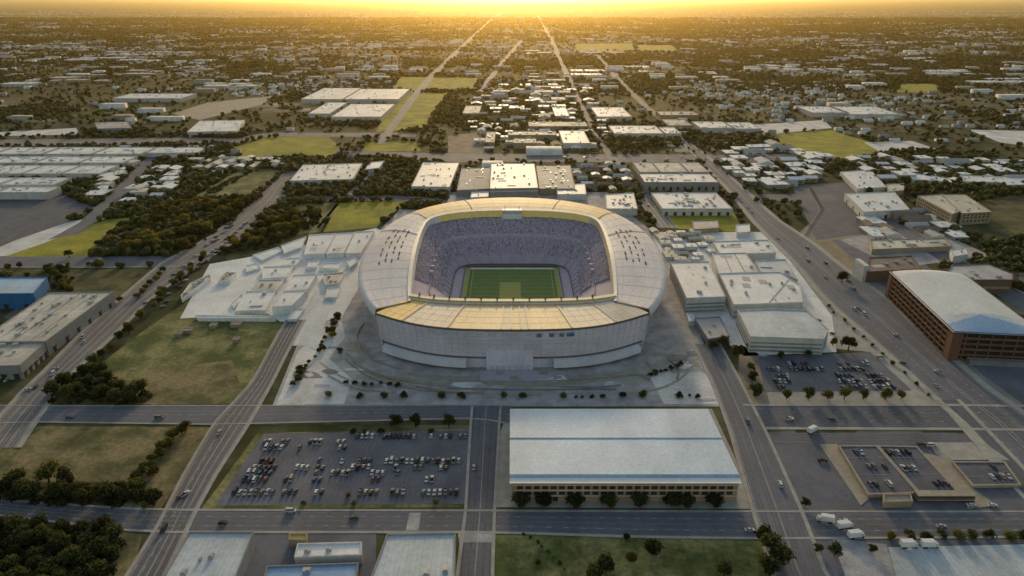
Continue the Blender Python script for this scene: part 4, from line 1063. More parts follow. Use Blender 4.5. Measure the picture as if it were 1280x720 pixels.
# ---- warehouses behind the stadium
building(WB, 'white-roofed warehouse with a row of dark roof units, left of those behind the stadium', WB, [(529,203),(574,203),(562,234),(514,233)], 9, units=9, doors=6, **Wd)
building(WB, 'pale grey warehouse left of the tall cream hall behind the stadium', WB, [(577,210),(613,209),(612,236),(571,238)], 8, 'wall_grey', 'roof_grey', units=2, seams=1)
building('expo_hall', 'tall cream hall with twin roof and grey front directly behind the stadium', 'hall', [(614,204),(668,204),(673,235),(612,236)], 18, 'wall_grey', 'roof_white', units=14, seams=0, band=([(14.0, 15.2)], 'wall_white'))
building(WB, 'tan warehouse with many roof vents right of the tall cream hall', WB, [(670,207),(713,206),(719,236),(674,236)], 8, 'wall_tan', 'roof_cream', units=14)
building('office_block', 'small white block in front of the tan warehouse behind the stadium', 'office block', [(695,232),(731,229),(733,243),(697,243)], 7, units=3, **Wd)
building('office_block', 'small white block left of the tall cream hall front', 'office block', [(590,238),(611,237),(611,246),(588,247)], 6, units=2, **Wd)
building(WB, 'white-roofed warehouse right of the stadium top beside the brown street', WB, [(757,243),(792,241),(797,261),(758,261)], 8, units=12, **Wd)
building(WB, 'cream warehouse unit, left of three in the row below the freeway', WB, ('r', 800, 824, 203, 215), 8, 'wall_white', 'roof_cream', units=3)
building(WB, 'cream warehouse unit, middle of three in the row below the freeway', WB, ('r', 826, 860, 203, 215), 8, 'wall_white', 'roof_cream', units=3)
building(WB, 'cream warehouse unit, right of three in the row below the freeway', WB, ('r', 862, 886, 203, 215), 8, 'wall_white', 'roof_cream', units=2)
building(WB, 'long white warehouse with tall dark blue-grey front below the three cream units', WB, ('r', 806, 899, 217, 228), 14, 'wall_grey', 'roof_white', units=10, win=(3, 5, 6, (3.5,), 'glass'))
building(WB, 'long white warehouse with speckled roof, nearest to the stadium in its block by the highway', WB, ('r', 828, 916, 241, 261), 8, units=30, doors=8, **Wd)
building(WB, 'pale green-roofed low building among shrubs right of the stadium top', 'low building', [(865,276),(897,275),(899,285),(867,287)], 5, 'wall_tan', 'roof_cream', units=0)
building('shed', 'small pale building left of the highway above the white blocks', 'shed', [(920,281),(937,280),(938,290),(921,291)], 5, units=0, **Wd)
building(WB, 'white warehouse with scattered roof units beside the left highway head', WB, [(379,206),(453,204),(441,224),(362,226)], 9, units=18, doors=4, **Wd)
building(WB, 'small narrow pale warehouse right of the white warehouse at the left highway head', WB, [(462,203),(480,201),(474,210),(456,212)], 6, units=0, **Wd)
# big distribution park at left
rows = [(184, 192.5, 178), (195.5, 203.5, 156), (206.5, 217, 127), (222, 231, 70), (233.5, 240.5, 62)]
ordn = ['uppermost', 'second', 'third', 'fourth', 'lowest']
for i, (yt, yb, xr) in enumerate(rows):
    n = 4 if i < 3 else 2; x = -70
    for k in range(n):
        x1 = x + (xr - x) * (1 / (n - k)); 
        pos = (['farthest left', 'second from left', 'third from left', 'at the right end'] if n == 4 else ['left part', 'right part'])[k]
        building(WB, f'white long-roofed warehouse, {pos} in the {ordn[i]} row of the distribution park', WB, ('r', x, x1 - 3, yt, yb), 9, units=3, seams=2 if n < 4 else 1, group='warehouses of the distribution park at left', **Wd); x = x1
building(WB, 'white narrow warehouse right of the top row of the distribution park', WB, ('r', 180, 246, 184, 191), 7, units=3, **Wd)
building(WB, 'large white warehouse above the freeway at left', WB, [(250,151),(306,150),(296,164),(234,165)], 9, units=10, **Wd)
building(WB, 'grey-roofed warehouse above the freeway with rounded lot around it', WB, [(118,153),(160,152),(165,160),(122,161)], 8, 'wall_grey', 'roof_grey', units=3)
building(WB, 'white warehouse, upper left of the cluster beyond the freeway', WB, ('r', 376, 428, 110, 124), 10, units=8, **Wd)
building(WB, 'white warehouse, upper right of the cluster beyond the freeway', WB, ('r', 430, 498, 111, 124), 10, units=8, **Wd)
building(WB, 'white warehouse, lower right of the cluster beyond the freeway', WB, ('r', 414, 476, 130, 146), 10, units=8, **Wd)
building(WB, 'white warehouse, lower left of the cluster beyond the freeway', WB, ('r', 385, 412, 128, 142), 9, units=4, **Wd)
# blue and cream halls at left edge
building('blue_hall', 'blue-walled hall with pale blue roof at the left edge', 'hall', [(-60,347),(59,347),(42,367),(-60,368)], 13, 'wall_blue', 'roof_blue', units=2, doors=4)
building('factory_hall', 'long cream-roofed factory hall with dirty roof at the left edge, farther half', 'factory hall', [(62,366),(141,365),(57,427),(-30,428)], 11, 'wall_grey', 'roof_cream', units=22, doors=6, seams=3)
building('factory_hall', 'cream-roofed factory hall at the left edge, nearer half beside the road', 'factory hall', [(-60,430),(57,428),(25,457),(-70,460)], 10, 'wall_grey', 'roof_cream', units=10, doors=6, seams=1)
building('lean_to', 'blue-grey lean-to roof along the highway side of the farther factory hall', 'lean-to', [(100,394),(108,396),(62,428),(52,428)], 6, 'wall_blue', 'roof_pale_blue', units=0)
# near edge of the frame
building(WB, 'weathered white ribbed-roof warehouse at the bottom left corner of the crossroads', WB, [(237,665),(317,665),(276,770),(176,770)], 8, 'wall_grey', 'roof_pale_blue', units=5)
building(WB, 'grey-white ribbed-roof warehouse at the bottom beside the central street', WB, [(484,668),(569,666),(568,770),(446,770)], 8, 'wall_grey', 'roof_pale_blue', units=4)
building('workshop', 'low blue-roofed workshop at the bottom between the two ribbed warehouses', 'workshop', [(334,708),(448,704),(440,770),(318,770)], 5, 'wall_grey', 'arch_blue', units=2)
building('workshop', 'small white L-shaped workshop above the blue-roofed one', 'workshop', [(372,680),(452,678),(452,694),(368,697)], 5, 'wall_white', 'roof_white', units=4)
building('canopy', 'yellow-roofed canopy by the lower road', 'canopy', [(362,667),(384,667),(383,675),(361,675)], 4, 'wall_tan', 'yellow', units=0)
# ---- right side
building('arena', 'brown building with grey roof right behind the brick building', 'brown building', [(1190,332),(1235,330),(1266,342),(1266,350),(1176,350)], 12, 'wall_brown', 'roof_grey', units=5, band=([(4, 6)], 'wall_tan'))
building('brown_block', 'brown block with white corner fin left of the brick building', 'brown building', [(1086,322),(1140,320),(1152,336),(1084,340)], 10, 'wall_brown', 'roof_brown', units=4)
fin = MB(); a = P(1079, 352, 0); fin.prism([(a.x - 2, a.y - 1), (a.x + 2.5, a.y - 1), (a.x + 2.5, a.y + 18), (a.x - 2, a.y + 18)], 0, 15); tag(fin.build('corner_fin', 'wall_white'), 'tall white wall fin at the left end of the brown block', 'wall fin')
building('shop_row', 'long tan and pink roofed row of shops above the brown block', 'shop row', [(1088,300),(1180,298),(1190,308),(1090,312)], 5, 'wall_tan', 'roof_cream', units=12)
building(WB, 'white-roofed warehouse with ribbed roof at right beyond the grey lot', WB, [(1056,242),(1118,240),(1137,262),(1080,265)], 9, units=10, doors=3, **Wd)
building('apartment_block', 'pale tan slab block with long windowed side at right', 'apartment block', [(1147,245),(1176,243),(1200,264),(1190,268)], 14, 'wall_tan', 'roof_cream', win=(2.2, 1.8, 2.6, (3, 7, 10.5), 'glass'), units=2)
building('apartment_block', 'cream slab block joined to the windowed tan block at right', 'apartment block', [(1177,243),(1206,243),(1240,265),(1202,267)], 13, 'wall_tan', 'roof_cream', win=(2.2, 1.8, 2.6, (3, 7, 10), 'glass'), units=5)
building('silo_house', 'round-looking small white building behind the brown arena', 'small building', [(1188,312),(1206,310),(1210,318),(1192,321)], 7, units=1, **Wd)
building('shop_row', 'white shop row beside the diagonal street at upper right', 'shop row', [(1050,215),(1088,212),(1108,234),(1072,236)], 6, units=6, **Wd)
building('office_block', 'small cream block at right above the white ribbed warehouse', 'office block', [(1108,230),(1130,229),(1130,238),(1110,240)], 6, 'wall_tan', 'roof_cream', units=2)
building(WB, 'long white warehouse strip at far right below the dark trees', WB, [(1135,216),(1186,222),(1190,228),(1140,224)], 6, units=3, **Wd)
building(WB, 'white warehouse strip at the right edge above the dark trees', WB, [(1200,219),(1290,222),(1290,229),(1204,227)], 6, units=4, **Wd)
# ---- beyond the freeway, centre
far = [
 ('white', ('r', 704, 738, 163, 179), 'white warehouse left of the brown street, just above the freeway'),
 ('white', ('r', 694, 712, 134, 145), 'small bluish white warehouse above the one left of the brown street'),
 ('white', ('r', 747, 790, 134, 146), 'white warehouse, upper one right of the brown street'),
 ('white', ('r', 768, 830, 157, 167), 'long white warehouse, lower one right of the brown street'),
 ('white', ('r', 832, 852, 159, 167), 'short white warehouse right of the long white one by the brown street'),
 ('cream', ('r', 660, 712, 95, 104), 'cream warehouse, upper of two left of the brown street'),
 ('cream', ('r', 667, 714, 112, 119), 'cream warehouse, lower of two left of the brown street'),
 ('cream', ('r', 578, 599, 132, 142), 'cream block at the head of the sunlit green plots'),
 ('cream', ('r', 635, 696, 164, 169), 'long thin pale roof in the centre above the freeway'),
 ('cream', ('r', 661, 735, 152, 158), 'longest thin cream roof in the centre above the freeway'),
 ('cream', ('r', 642, 671, 173, 179), 'short cream roof nearest the freeway in the centre'),
 ('cream', ('r', 606, 618, 165, 178), 'upright pale block at the left of the central houses'),
 ('cream', ('r', 826, 874, 139, 144), 'long thin cream roof right of the brown street among trees'),
 ('cream', ('r', 836, 866, 149, 157), 'cream block at the top of the right highway'),
 ('white', ('r', 876, 916, 152, 160), 'white roof strip in the row at the top of the right highway, left part'),
 ('white', ('r', 920, 952, 153, 161), 'white roof strip in the row at the top of the right highway, right part'),
 ('cream', ('r', 655, 690, 64, 69), 'thin cream roof deep in the sun glow'),
 ('cream', ('r', 725, 785, 64, 68), 'long thin cream roof beside the far green plots'),
 ('white', ('r', 714, 756, 88, 97), 'pale roof cluster right of the brown street in the glow, left one'),
 ('white', ('r', 764, 812, 84, 93), 'pale roof cluster right of the brown street in the glow, right one'),
 ('white', ('r', 962, 1010, 83, 89), 'pale far roof right of centre, left of a pair'),
 ('white', ('r', 1014, 1058, 82, 90), 'pale far roof right of centre, right of a pair'),
 ('white', ('r', 1016, 1062, 133, 141), 'white roof in the row at upper right, left one'),
 ('white', ('r', 1064, 1126, 133, 143), 'bluish white long roof in the row at upper right, right one'),
 ('white', ('r', 880, 905, 89, 95), 'small far pale roof right of the glow'),
 ('white', ('r', 0, 40, 102, 109), 'far pale roof strip at the left edge'),
 ('white', ('r', 2, 105, 56, 62), 'very far long white strip of roofs at upper left'),
 ('white', ('r', 80, 200, 72, 78), 'far long white strip of roofs left, second row'),
 ('white', ('r', 130, 240, 66, 71), 'far long white strip of roofs left, first row'),
 ('white', ('r', 140, 226, 117, 123), 'pale strip of roofs left of the tan lot'),
 ('white', ('r', 255, 320, 105, 112), 'pale long roof above the tan lot at left'),
 ('cream', ('r', 60, 135, 97, 104), 'pale slanting row of roofs at left, lower part'),
 ('cream', ('r', 140, 200, 89, 96), 'pale slanting row of roofs at left, middle part'),
 ('cream', ('r', 205, 275, 84, 90), 'pale slanting row of roofs at left, upper part'),
 ('white', ('r', 1160, 1240, 90, 96), 'pale far roofs at the upper right edge, left part'),
 ('white', ('r', 1216, 1290, 99, 106), 'pale far roofs at the upper right edge, right part'),
]

FW = {}
def far_block(w, d, h, kind):
    w, d, h = round(w / 8) * 8, round(d / 6) * 6, round(h); key = (w, d, h, kind)
    if key not in FW:
        b = MB(); b.prism([(-w / 2, 0), (w / 2, 0), (w / 2, d), (-w / 2, d)], 0, h, 0, 1); rs = random.Random(w * 7 + d)
        for _ in range(int(w * d / 350) + 2):
            x, y, s = rs.uniform(-w / 2 + 3, w / 2 - 3), rs.uniform(3, max(4, d - 3)), rs.uniform(.8, 2); b.box(x - s, x + s, y - s * .7, y + s * .7, h - .02, h + .6 + s * .5, 2)
        for q in range(int(w / 14)): x = -w / 2 + 7 + q * 14; b.box(x - 1.8, x + 1.8, -.12, .05, .02, 3.4, 3)
        FW[key] = b.mesh('far_warehouse', ['wall_white' if kind == 'white' else 'wall_tan', 'roof_white' if kind == 'white' else 'roof_cream', 'unit', 'dark'])
    return FW[key]
def far_strip(kind, x0, x1, yt, yb, lab):
    a, c = P(x0, yb), P(x1, yb); yB = P(640, yt).y; y = a.y; s = c.x / x1 if False else 1; first = True; rowi = 0
    while y < yB - 8 and rowi < 7:
        x = a.x * y / a.y; xe = c.x * y / a.y; D = min(random.uniform(26, 60), max(18, yB - y))
        while x < xe - 14:
            w = min(random.uniform(28, 110), xe - x)
            if random.random() < (.93 if rowi == 0 else .62):
                o = link('far_warehouse', far_block(w - 4, D, random.uniform(6, 10), kind), None, (x + w / 2, y, 0)); tag(o, lab, 'warehouse', lab)
                FOOT.append([(x, y), (x + w, y), (x + w, y + D), (x, y + D)])
            x += w + random.uniform(2, 22)
        y += D + random.uniform(14, 60) * (1 + y / 4000); rowi += 1
for kind, roof, lab in far:
    yb_, yt_ = roof[4], roof[3]
    if yb_ > 119: building('far_warehouse', lab, 'warehouse', roof, 9, 'wall_white' if kind == 'white' else 'wall_tan', 'roof_white' if kind == 'white' else 'roof_cream', units=8, parapet=.9)
    else: far_strip(kind, roof[1], roof[2], yt_, yb_, lab)

# ---- houses: a few small meshes, copied
HP = []
for k in range(10):
    rs = random.Random(100 + k); a, d, h = rs.uniform(6, 12), rs.uniform(5, 9), rs.uniform(3.2, 5.5); b = MB()
    b.prism([(-a, -d), (a, -d), (a, d), (-a, d)], 0, h, top=False)
    if k % 2:
        r = h + rs.uniform(1.5, 2.6); e = .5
        b.face([(-a - e, -d - e, h - .2), (a + e, -d - e, h - .2), (a + e, 0, r), (-a - e, 0, r)], 1); b.face([(a + e, d + e, h - .2), (-a - e, d + e, h - .2), (-a - e, 0, r), (a + e, 0, r)], 1)
        b.face([(-a, d, h), (-a, -d, h), (-a, 0, r - .15)], 0); b.face([(a, -d, h), (a, d, h), (a, 0, r - .15)], 0)
    else:
        b.prism([(-a - .3, -d - .3), (a + .3, -d - .3), (a + .3, d + .3), (-a - .3, d + .3)], h, h + .5, 1)
        b.box(-a * .4, -a * .4 + 2, -1, 1, h + .5, h + 1.6, 1)
    b.box(-a * .7, -a * .3, -d - .08, -d + .05, 1, 2.4, 2); b.box(a * .2, a * .6, -d - .08, -d + .05, 1, 2.4, 2); b.box(-.6, .6, -d - .08, -d + .05, 0, 2.2, 2)
    wl = ['wall_white', 'wall_tan', 'wall_grey', 'wall_white'][k % 4]; rf = ['roof_white', 'roof_cream', 'roof_white', 'roof_grey', 'roof_cream', 'roof_brown', 'roof_white', 'roof_cream', 'roof_cream', 'roof_white'][k]
    HP.append((b.mesh('house', [wl, rf, 'glass']), max(a, d)))
HN = 0
def on_road(px, py): return False
HOUSES = []
def houses(zone_px, n, label, group, protos=range(10), smin=.8, smax=1.4, mind=14):
    global HN
    pl = [(p.x, p.y) for p in (P(*q) for q in zone_px)]; xs = [p[0] for p in pl]; ys = [p[1] for p in pl]; k = t = 0
    while k < n and t < n * 60:
        t += 1; x, y = random.uniform(min(xs), max(xs)), random.uniform(min(ys), max(ys))
        if not point_in(pl, (x, y)) or any(point_in(f, (x, y)) for f in FOOT): continue
        if any(point_in(f, (x + o_, y)) for f in ROADS for o_ in (-9, 0, 9)): continue
        if any((x - q[0]) ** 2 + (y - q[1]) ** 2 < mind * mind for q in HOUSES): continue
        me, rad = HP[random.choice(list(protos))]; o = link('house', me, None, (x, y, 0)); s = random.uniform(smin, smax); o.scale = (s, s, s)
        o.rotation_euler = (0, 0, random.choice((0, math.pi / 2)) + random.gauss(0, .05)); tag(o, label, 'house', group); HOUSES.append((x, y)); k += 1
houses([(900,195),(960,182),(1030,195),(1030,222),(975,234),(915,228)], 42, 'pale little building in the packed cluster left of the bright field at right', 'packed pale buildings right of the freeway', (0, 2, 3, 9, 6), .9, 1.8, 20)
houses([(815,290),(880,288),(895,325),(835,328)], 24, 'small cream hut in the cluster between stadium and white blocks', 'huts right of the stadium', (0, 1, 4, 7, 8), .5, .8, 9)
houses([(715,207),(782,205),(795,238),(725,240)], 22, 'small pale house among dark trees right of the tan warehouse', 'houses among trees behind the stadium', (1, 3, 5, 7, 9), .7, 1.0, 22)
houses([(132,225),(165,205),(220,215),(212,246),(118,262),(125,240)], 30, 'small pale roof in the jumble beside the left diagonal street', 'jumble of sheds at left', (0, 2, 6, 8, 9), .8, 1.5, 18)
houses([(600,108),(735,108),(745,150),(590,155)], 70, 'small house in the sunlit blocks between the central streets', 'houses between the central streets', range(10), 1.0, 1.9, 26)
houses([(590,155),(760,150),(765,190),(600,190)], 40, 'small house just above the freeway in the centre', 'houses above the freeway', range(10), .8, 1.3, 26)
houses([(1075,266),(1180,262),(1200,300),(1090,298)], 30, 'grey or pale roof in the clutter between the diagonal street and the shops', 'cluttered roofs at right', (0, 2, 3, 5, 6), .7, 1.3, 16)
houses([(1055,198),(1290,205),(1300,236),(1100,228)], 40, 'pale roof in the scattered strip below the fields at right', 'scattered roofs at right', (0, 2, 3, 9), .9, 1.7, 26)
houses([(240,200),(360,198),(350,210),(250,214)], 22, 'small pale house in the row under the long bright field', 'houses under the bright field', (1, 4, 7, 9), .7, 1.1, 18)
houses([(1190,345),(1290,352),(1300,380),(1240,370)], 6, 'brown roofed shed behind the brick building', 'sheds behind the brick building', (5,), .8, 1.2, 16)

# ------------------------------------------------------------------ trees
def ico():
    t = (1 + 5 ** .5) / 2
    v = np.array([(-1, t, 0), (1, t, 0), (-1, -t, 0), (1, -t, 0), (0, -1, t), (0, 1, t), (0, -1, -t), (0, 1, -t), (t, 0, -1), (t, 0, 1), (-t, 0, -1), (-t, 0, 1)], float)
    f = np.array([(0, 11, 5), (0, 5, 1), (0, 1, 7), (0, 7, 10), (0, 10, 11), (1, 5, 9), (5, 11, 4), (11, 10, 2), (10, 7, 6), (7, 1, 8), (3, 9, 4), (3, 4, 2), (3, 2, 6), (3, 6, 8), (3, 8, 9), (4, 9, 5), (2, 4, 11), (6, 2, 10), (8, 6, 7), (9, 8, 1)])
    return v / np.linalg.norm(v[0]), f
IV, IF = ico()

def crown_mesh(seed, n=620, shape='round', leaf=.085):
    """unit crown: radius about 1, leaf clumps through several lobes, z from 0.25 to 2"""
    r = np.random.default_rng(seed); lobes = []
    k = {'round': 8, 'wide': 10, 'shrub': 6, 'tall': 7}[shape]
    for i in range(k):
        a = r.uniform(0, 6.28); d = r.uniform(.15, .62)
        zc = {'round': r.uniform(.75, 1.55), 'wide': r.uniform(.7, 1.25), 'shrub': r.uniform(.35, .8), 'tall': r.uniform(.6, 2.1)}[shape]
        if shape == 'tall': d *= .55
        lobes.append((math.cos(a) * d, math.sin(a) * d, zc, r.uniform(.34, .56)))
    lobes.append((0, 0, {'round': 1.25, 'wide': 1.05, 'shrub': .6, 'tall': 1.5}[shape], .6))
    V, Fc = [], []; c = 0
    for i in range(n):
        lx, ly, lz, lr = lobes[r.integers(len(lobes))]
        d = r.normal(size=3); d /= np.linalg.norm(d); rad = lr * (r.random() ** .28) * (1 + .12 * r.normal())
        p = np.array([lx, ly, lz]) + d * rad * np.array([1, 1, .82])
        if p[2] < .1: continue
        nn = d + r.normal(size=3) * .55; nn /= np.linalg.norm(nn); u = np.cross(nn, r.normal(size=3)); u /= np.linalg.norm(u); w_ = np.cross(nn, u)
        s = leaf * r.uniform(.7, 1.7)
        V += [p + u * s, p + w_ * s * .8 + nn * s * .25, p - u * s, p - w_ * s * .8 + nn * s * .2]
        Fc += [(c, c + 1, c + 2), (c, c + 2, c + 3)]; c += 4
    return np.array(V), np.array(Fc)
def trunk_mesh(seed, h=1.2, r0=.085):
    rs = random.Random(seed); b = MB(); b.tube((0, 0, -.02), (.02, 0, h * .55), r0, r0 * .7); b.tube((.02, 0, h * .53), (.0, .02, h), r0 * .68, r0 * .3)
    for k in range(4):
        a = k * 1.6 + rs.random(); z = h * (.45 + .12 * k); b.tube((0, 0, z), (math.cos(a) * .5, math.sin(a) * .5, z + .42), r0 * .42, r0 * .14, 5)
    return b.mesh('trunk', 'trunk')
PROTO = {}
for shape, mats in (('round', ('leaf', 'leaf_dark', 'leaf_olive', 'leaf')), ('wide', ('leaf_dark', 'leaf', 'leaf_olive')), ('shrub', ('leaf', 'leaf_dark', 'leaf_olive')), ('tall', ('leaf_dark', 'leaf_olive'))):
    PROTO[shape] = []
    for k, mm in enumerate(mats):
        V, Fc = crown_mesh(len(shape) * 37 + k, 1000 if shape != 'shrub' else 650, shape)
        PROTO[shape].append((np_mesh('crown', V, Fc, M[mm]), trunk_mesh(k, .45 if shape == 'shrub' else 1.2)))
NT = {}
def tree(x, y, rad, label, shape='round', group=None, name='tree', cat='tree', which=None, tall=1.0, z0=0):
    NT[name] = NT.get(name, 0) + 1
    lst = PROTO[shape]; cm, tm = lst[which if which is not None else random.randrange(len(lst))]
    o = empty(name, (x, y, z0), label, cat, group, rz=random.uniform(0, 6.28), s=(rad, rad, rad * tall * random.uniform(.9, 1.1)))
    link('crown', cm, o); link('trunk', tm, o); return o
def tpx(px, py, rad, label, **k): p = P(px, py); return tree(p.x, p.y, rad, label, **k)
def ordinal(i): return ['first', 'second', 'third', 'fourth', 'fifth', 'sixth', 'seventh', 'eighth', 'ninth', 'tenth', 'eleventh', 'twelfth', 'thirteenth', 'fourteenth', 'fifteenth', 'sixteenth', 'seventeenth', 'eighteenth', 'nineteenth', 'twentieth', 'twenty-first', 'twenty-second', 'twenty-third', 'twenty-fourth', 'twenty-fifth', 'twenty-sixth', 'twenty-seventh', 'twenty-eighth', 'twenty-ninth', 'thirtieth', 'thirty-first', 'thirty-second', 'thirty-third', 'thirty-fourth', 'thirty-fifth', 'thirty-sixth', 'thirty-seventh', 'thirty-eighth', 'thirty-ninth', 'fortieth'][i]
TREES = []
def wood(zone_px, n, r0, r1, label, group, shape='round', mind=.9, **k):
    pl = [(p.x, p.y) for p in (P(*q) for q in zone_px)]; xs = [p[0] for p in pl]; ys = [p[1] for p in pl]; c = t = 0
    while c < n and t < n * 80:
        t += 1; x, y = random.uniform(min(xs), max(xs)), random.uniform(min(ys), max(ys)); r = random.uniform(r0, r1)
        if not point_in(pl, (x, y)): continue
        if any((x - q[0]) ** 2 + (y - q[1]) ** 2 < (mind * (r + q[2])) ** 2 for q in TREES): continue
        if any(point_in(f, (x, y)) for f in FOOT) or any(point_in(f, (x, y)) for f in ROADS): continue
        tree(x, y, r, label, shape=shape, group=group, **k); TREES.append((x, y, r)); c += 1
def row(pts, step, r0, r1, labeler, jitter=1.0, shape='round', group=None, **k):
    A = [P(*q) for q in pts]; tot = sum((q - p).length for p, q in zip(A, A[1:])); n = max(2, int(tot / step)); B_ = resample(A, n)
    for i, p in enumerate(B_):
        r = random.uniform(r0, r1); x, y = p.x + random.gauss(0, jitter), p.y + random.gauss(0, jitter)
        tree(x, y, r, labeler(i, n) if callable(labeler) else labeler, shape=shape, group=group, **k); TREES.append((x, y, r))

wood([(-50,652),(140,668),(152,684),(110,745),(-60,745)], 52, 3.6, 6.2, 'dark tree in the thick wood at the bottom left corner', 'wood at bottom left', 'wide', .62, which=0)
row([(-10,612),(60,618),(120,624),(190,628)], 7.5, 4, 6.5, 'dark tree in the hedge-like wood between the tan field and the lower road', 1.8, 'wide', 'trees along the lower road at left', which=0)
row([(-10,600),(40,606),(85,608)], 9, 4.5, 6.5, 'tall dark tree behind the wood edge at the left end of the tan field', 2, 'round', 'trees at the left end of the tan field')
row([(168,612),(190,585),(210,560),(228,540)], 3.6, 2.4, 4.2, 'tree in the slanting line between the tan field and the left street verge', 1.6, 'round', 'slanting tree line beside the left street')
wood([(58,475),(120,462),(185,492),(180,505),(60,503)], 24, 3.5, 6, 'dark tree in the clump at the lower corner of the vacant field', 'clump at the corner of the vacant field', 'wide', .65, which=0)
row([(255,325),(215,362),(180,396),(140,436),(108,466)], 11, 3, 5, 'tree in the long hedge between the left highway and the vacant field', 1.6, 'round', 'hedge along the left highway')
wood([(128,320),(155,285),(235,252),(325,252),(245,318)], 84, 4.5, 8.0, 'bushy tree in the large wood left of the left highway', 'large wood at left', 'wide', .56)
wood([(268,318),(345,266),(405,262),(395,280),(330,312)], 42, 4, 6.5, 'bushy tree in the wood between the left highway and the white blocks', 'wood beside the white blocks', 'wide', .56)
# shrubs and street trees one can tell apart
sh = [(411,496,3.2),(450,497,3.0),(480,496,3.3),(505,497,3.4),(551,497,3.2),(577,497,3.3),(629,497,3.2),(653,497,3.0),(703,497,2.8),(720,497,1.4),(728,497,1.4),(740,497,1.9),(754,497,2.3),(778,496,2.8),(805,496,3.6),(849,497,3.4),(862,495,1.3),(872,497,2.1)]
for i, (x, y, r) in enumerate(sh): tpx(x, y, r, f'round dark shrub on the plaza edge above the road, {ordinal(i)} from the left', shape='shrub', name='shrub', cat='shrub', which=i % 2)
for i, (x, r) in enumerate(((983,4.2),(1010,5),(1034,4.4),(1055,4.6),(1079,4),(1106,5),(1126,3.4))): tpx(x, 499, r * .9, f'round tree below the right car park, {ordinal(i)} from the left in the row of seven', shape='round', name='tree', which=i % 3)
for i, x in enumerate((652,679,719,761,800,840,857,893)): tpx(x, 633, 5.2, f'round dark tree before the brown hall front, {ordinal(i)} from the left', shape='wide', which=0, tall=.82)
for i, x in enumerate((495,520,561)): tpx(x, 534, 4.2, f"dark tree on the car park's upper edge, {['left','middle','right'][i]} of three", shape='round', which=1)
for i, x in enumerate((442,456,476,538)): tpx(x, 541, 2.4, f"small bush along the upper edge of the left car park, {ordinal(i)} from the left", shape='shrub', name='shrub', cat='shrub')
for i, (x, y) in enumerate(((435,621),(443,630),(380,630),(545,628))): tpx(x, y, 1.8, ['small bush below the left car park, upper of two near the middle', 'small bush below the left car park, lower of two near the middle', 'small bush at the lower edge of the left car park, farthest left', 'small bush at the lower edge of the left car park, farthest right'][i], shape='shrub', name='shrub', cat='shrub')
for i, (x, y, r) in enumerate(((955,678,5),(964,690,6),(974,704,6),(962,718,5.5),(815,692,5),(788,702,3.2),(757,716,5.2),(742,722,4.4),(783,674,2),(672,706,1.6),(905,720,4.2))):
    tpx(x, y, r, ['dark tree at the street corner right of the lawn, topmost of four', 'largest dark tree at the street corner right of the lawn', 'dark tree leaning over the street right of the lawn', 'dark tree lowest in the corner group right of the lawn', 'round dark tree standing alone on the right half of the lawn', 'slim dark tree left of the lone round tree on the lawn', 'wide dark tree at the bottom middle of the lawn', 'dark tree touching the wide one at the bottom of the lawn', 'tiny bush at the upper edge of the lawn', 'small slim bush on the left half of the lawn', 'dark tree at the bottom edge right of the wide lawn tree'][i], shape='wide', which=0)
row([(655,668),(672,680),(690,694),(705,712)], 3.2, .9, 1.4, lambda i, n: f'low dark shrub in the line across the lawn, {ordinal(i)} from top', .3, 'shrub', name='shrub', cat='shrub')
row([(1118,674),(1180,674),(1240,673),(1296,672)], 6.5, 2.6, 3.8, lambda i, n: f'yellowish bush in the hedge below the parking decks, {ordinal(i)} from left', .8, 'shrub', name='shrub', cat='shrub')
for i, (x, y, r) in enumerate(((1006,633,2.6),(1022,690,2.4),(1043,695,3.6),(1090,690,2.2))): tpx(x, y, r, ['bush on the street corner left of the parking decks', 'small bush left of the dark round tree at bottom right', 'dark round tree on the pavement at bottom right', 'small dark tree beside the pale concrete yard'][i], shape='round', which=1)
for i, (x, y, r) in enumerate(((890,437,4),(904,433,4.6),(921,447,4.6),(938,437,4.2),(940,478,4.2),(944,497,5.2),(938,465,3.4),(1041,432,3.2),(1060,438,6.0),(975,449,3.0),(1010,446,2.6))):
    tpx(x, y, r, ['dark tree at the annex corner, left of two', 'dark tree at the annex corner, right of two', 'dark tree left of the white angular hall, on the pale path', 'dark tree at the left foot of the white angular hall', 'dark tree left of the right car park, middle of three', 'large dark tree left of the right car park, lowest of three', 'dark tree left of the right car park, topmost of three', 'yellow-green tree at the right corner of the white angular hall', 'big round dark tree right of the white angular hall', 'small dark bush before the white angular hall, left of two', 'small dark bush before the white angular hall, right of two'][i], shape='round', which=(2 if i == 7 else 1))
row([(1036,384),(1068,412),(1098,438),(1130,468),(1160,494)], 12, 1.5, 2.4, lambda i, n: f'small bush on the verge left of the right highway, {ordinal(i)} from the top', .8, 'shrub', name='shrub', cat='shrub')
row([(424,398),(408,425),(396,446)], 4, 1.6, 3.8, lambda i, n: f'dark tree in the strip right of the bluish ramp, {ordinal(i)} from the top', 1.7, 'wide')
row([(385,455),(374,470),(366,482)], 3.4, 1.6, 3.6, lambda i, n: f'dark tree in the strip beside the left street crossing, {ordinal(i)} from the top', 1, 'wide', which=0)
row([(432,479),(455,482),(478,480),(498,483)], 5, 1.6, 2.6, lambda i, n: f'low dark hedge bush on the left plaza, {ordinal(i)} from the left', .7, 'shrub', name='shrub', cat='shrub', which=1)
row([(812,470),(825,466),(842,461),(852,457)], 4, 1.6, 2.8, lambda i, n: f'low dark hedge bush on the right plaza, {ordinal(i)} from the left', .7, 'shrub', name='shrub', cat='shrub', which=1)
tpx(425, 440, 2.8, 'single dark shrub on the left plaza above the hedge', shape='shrub', name='shrub', cat='shrub', which=1)
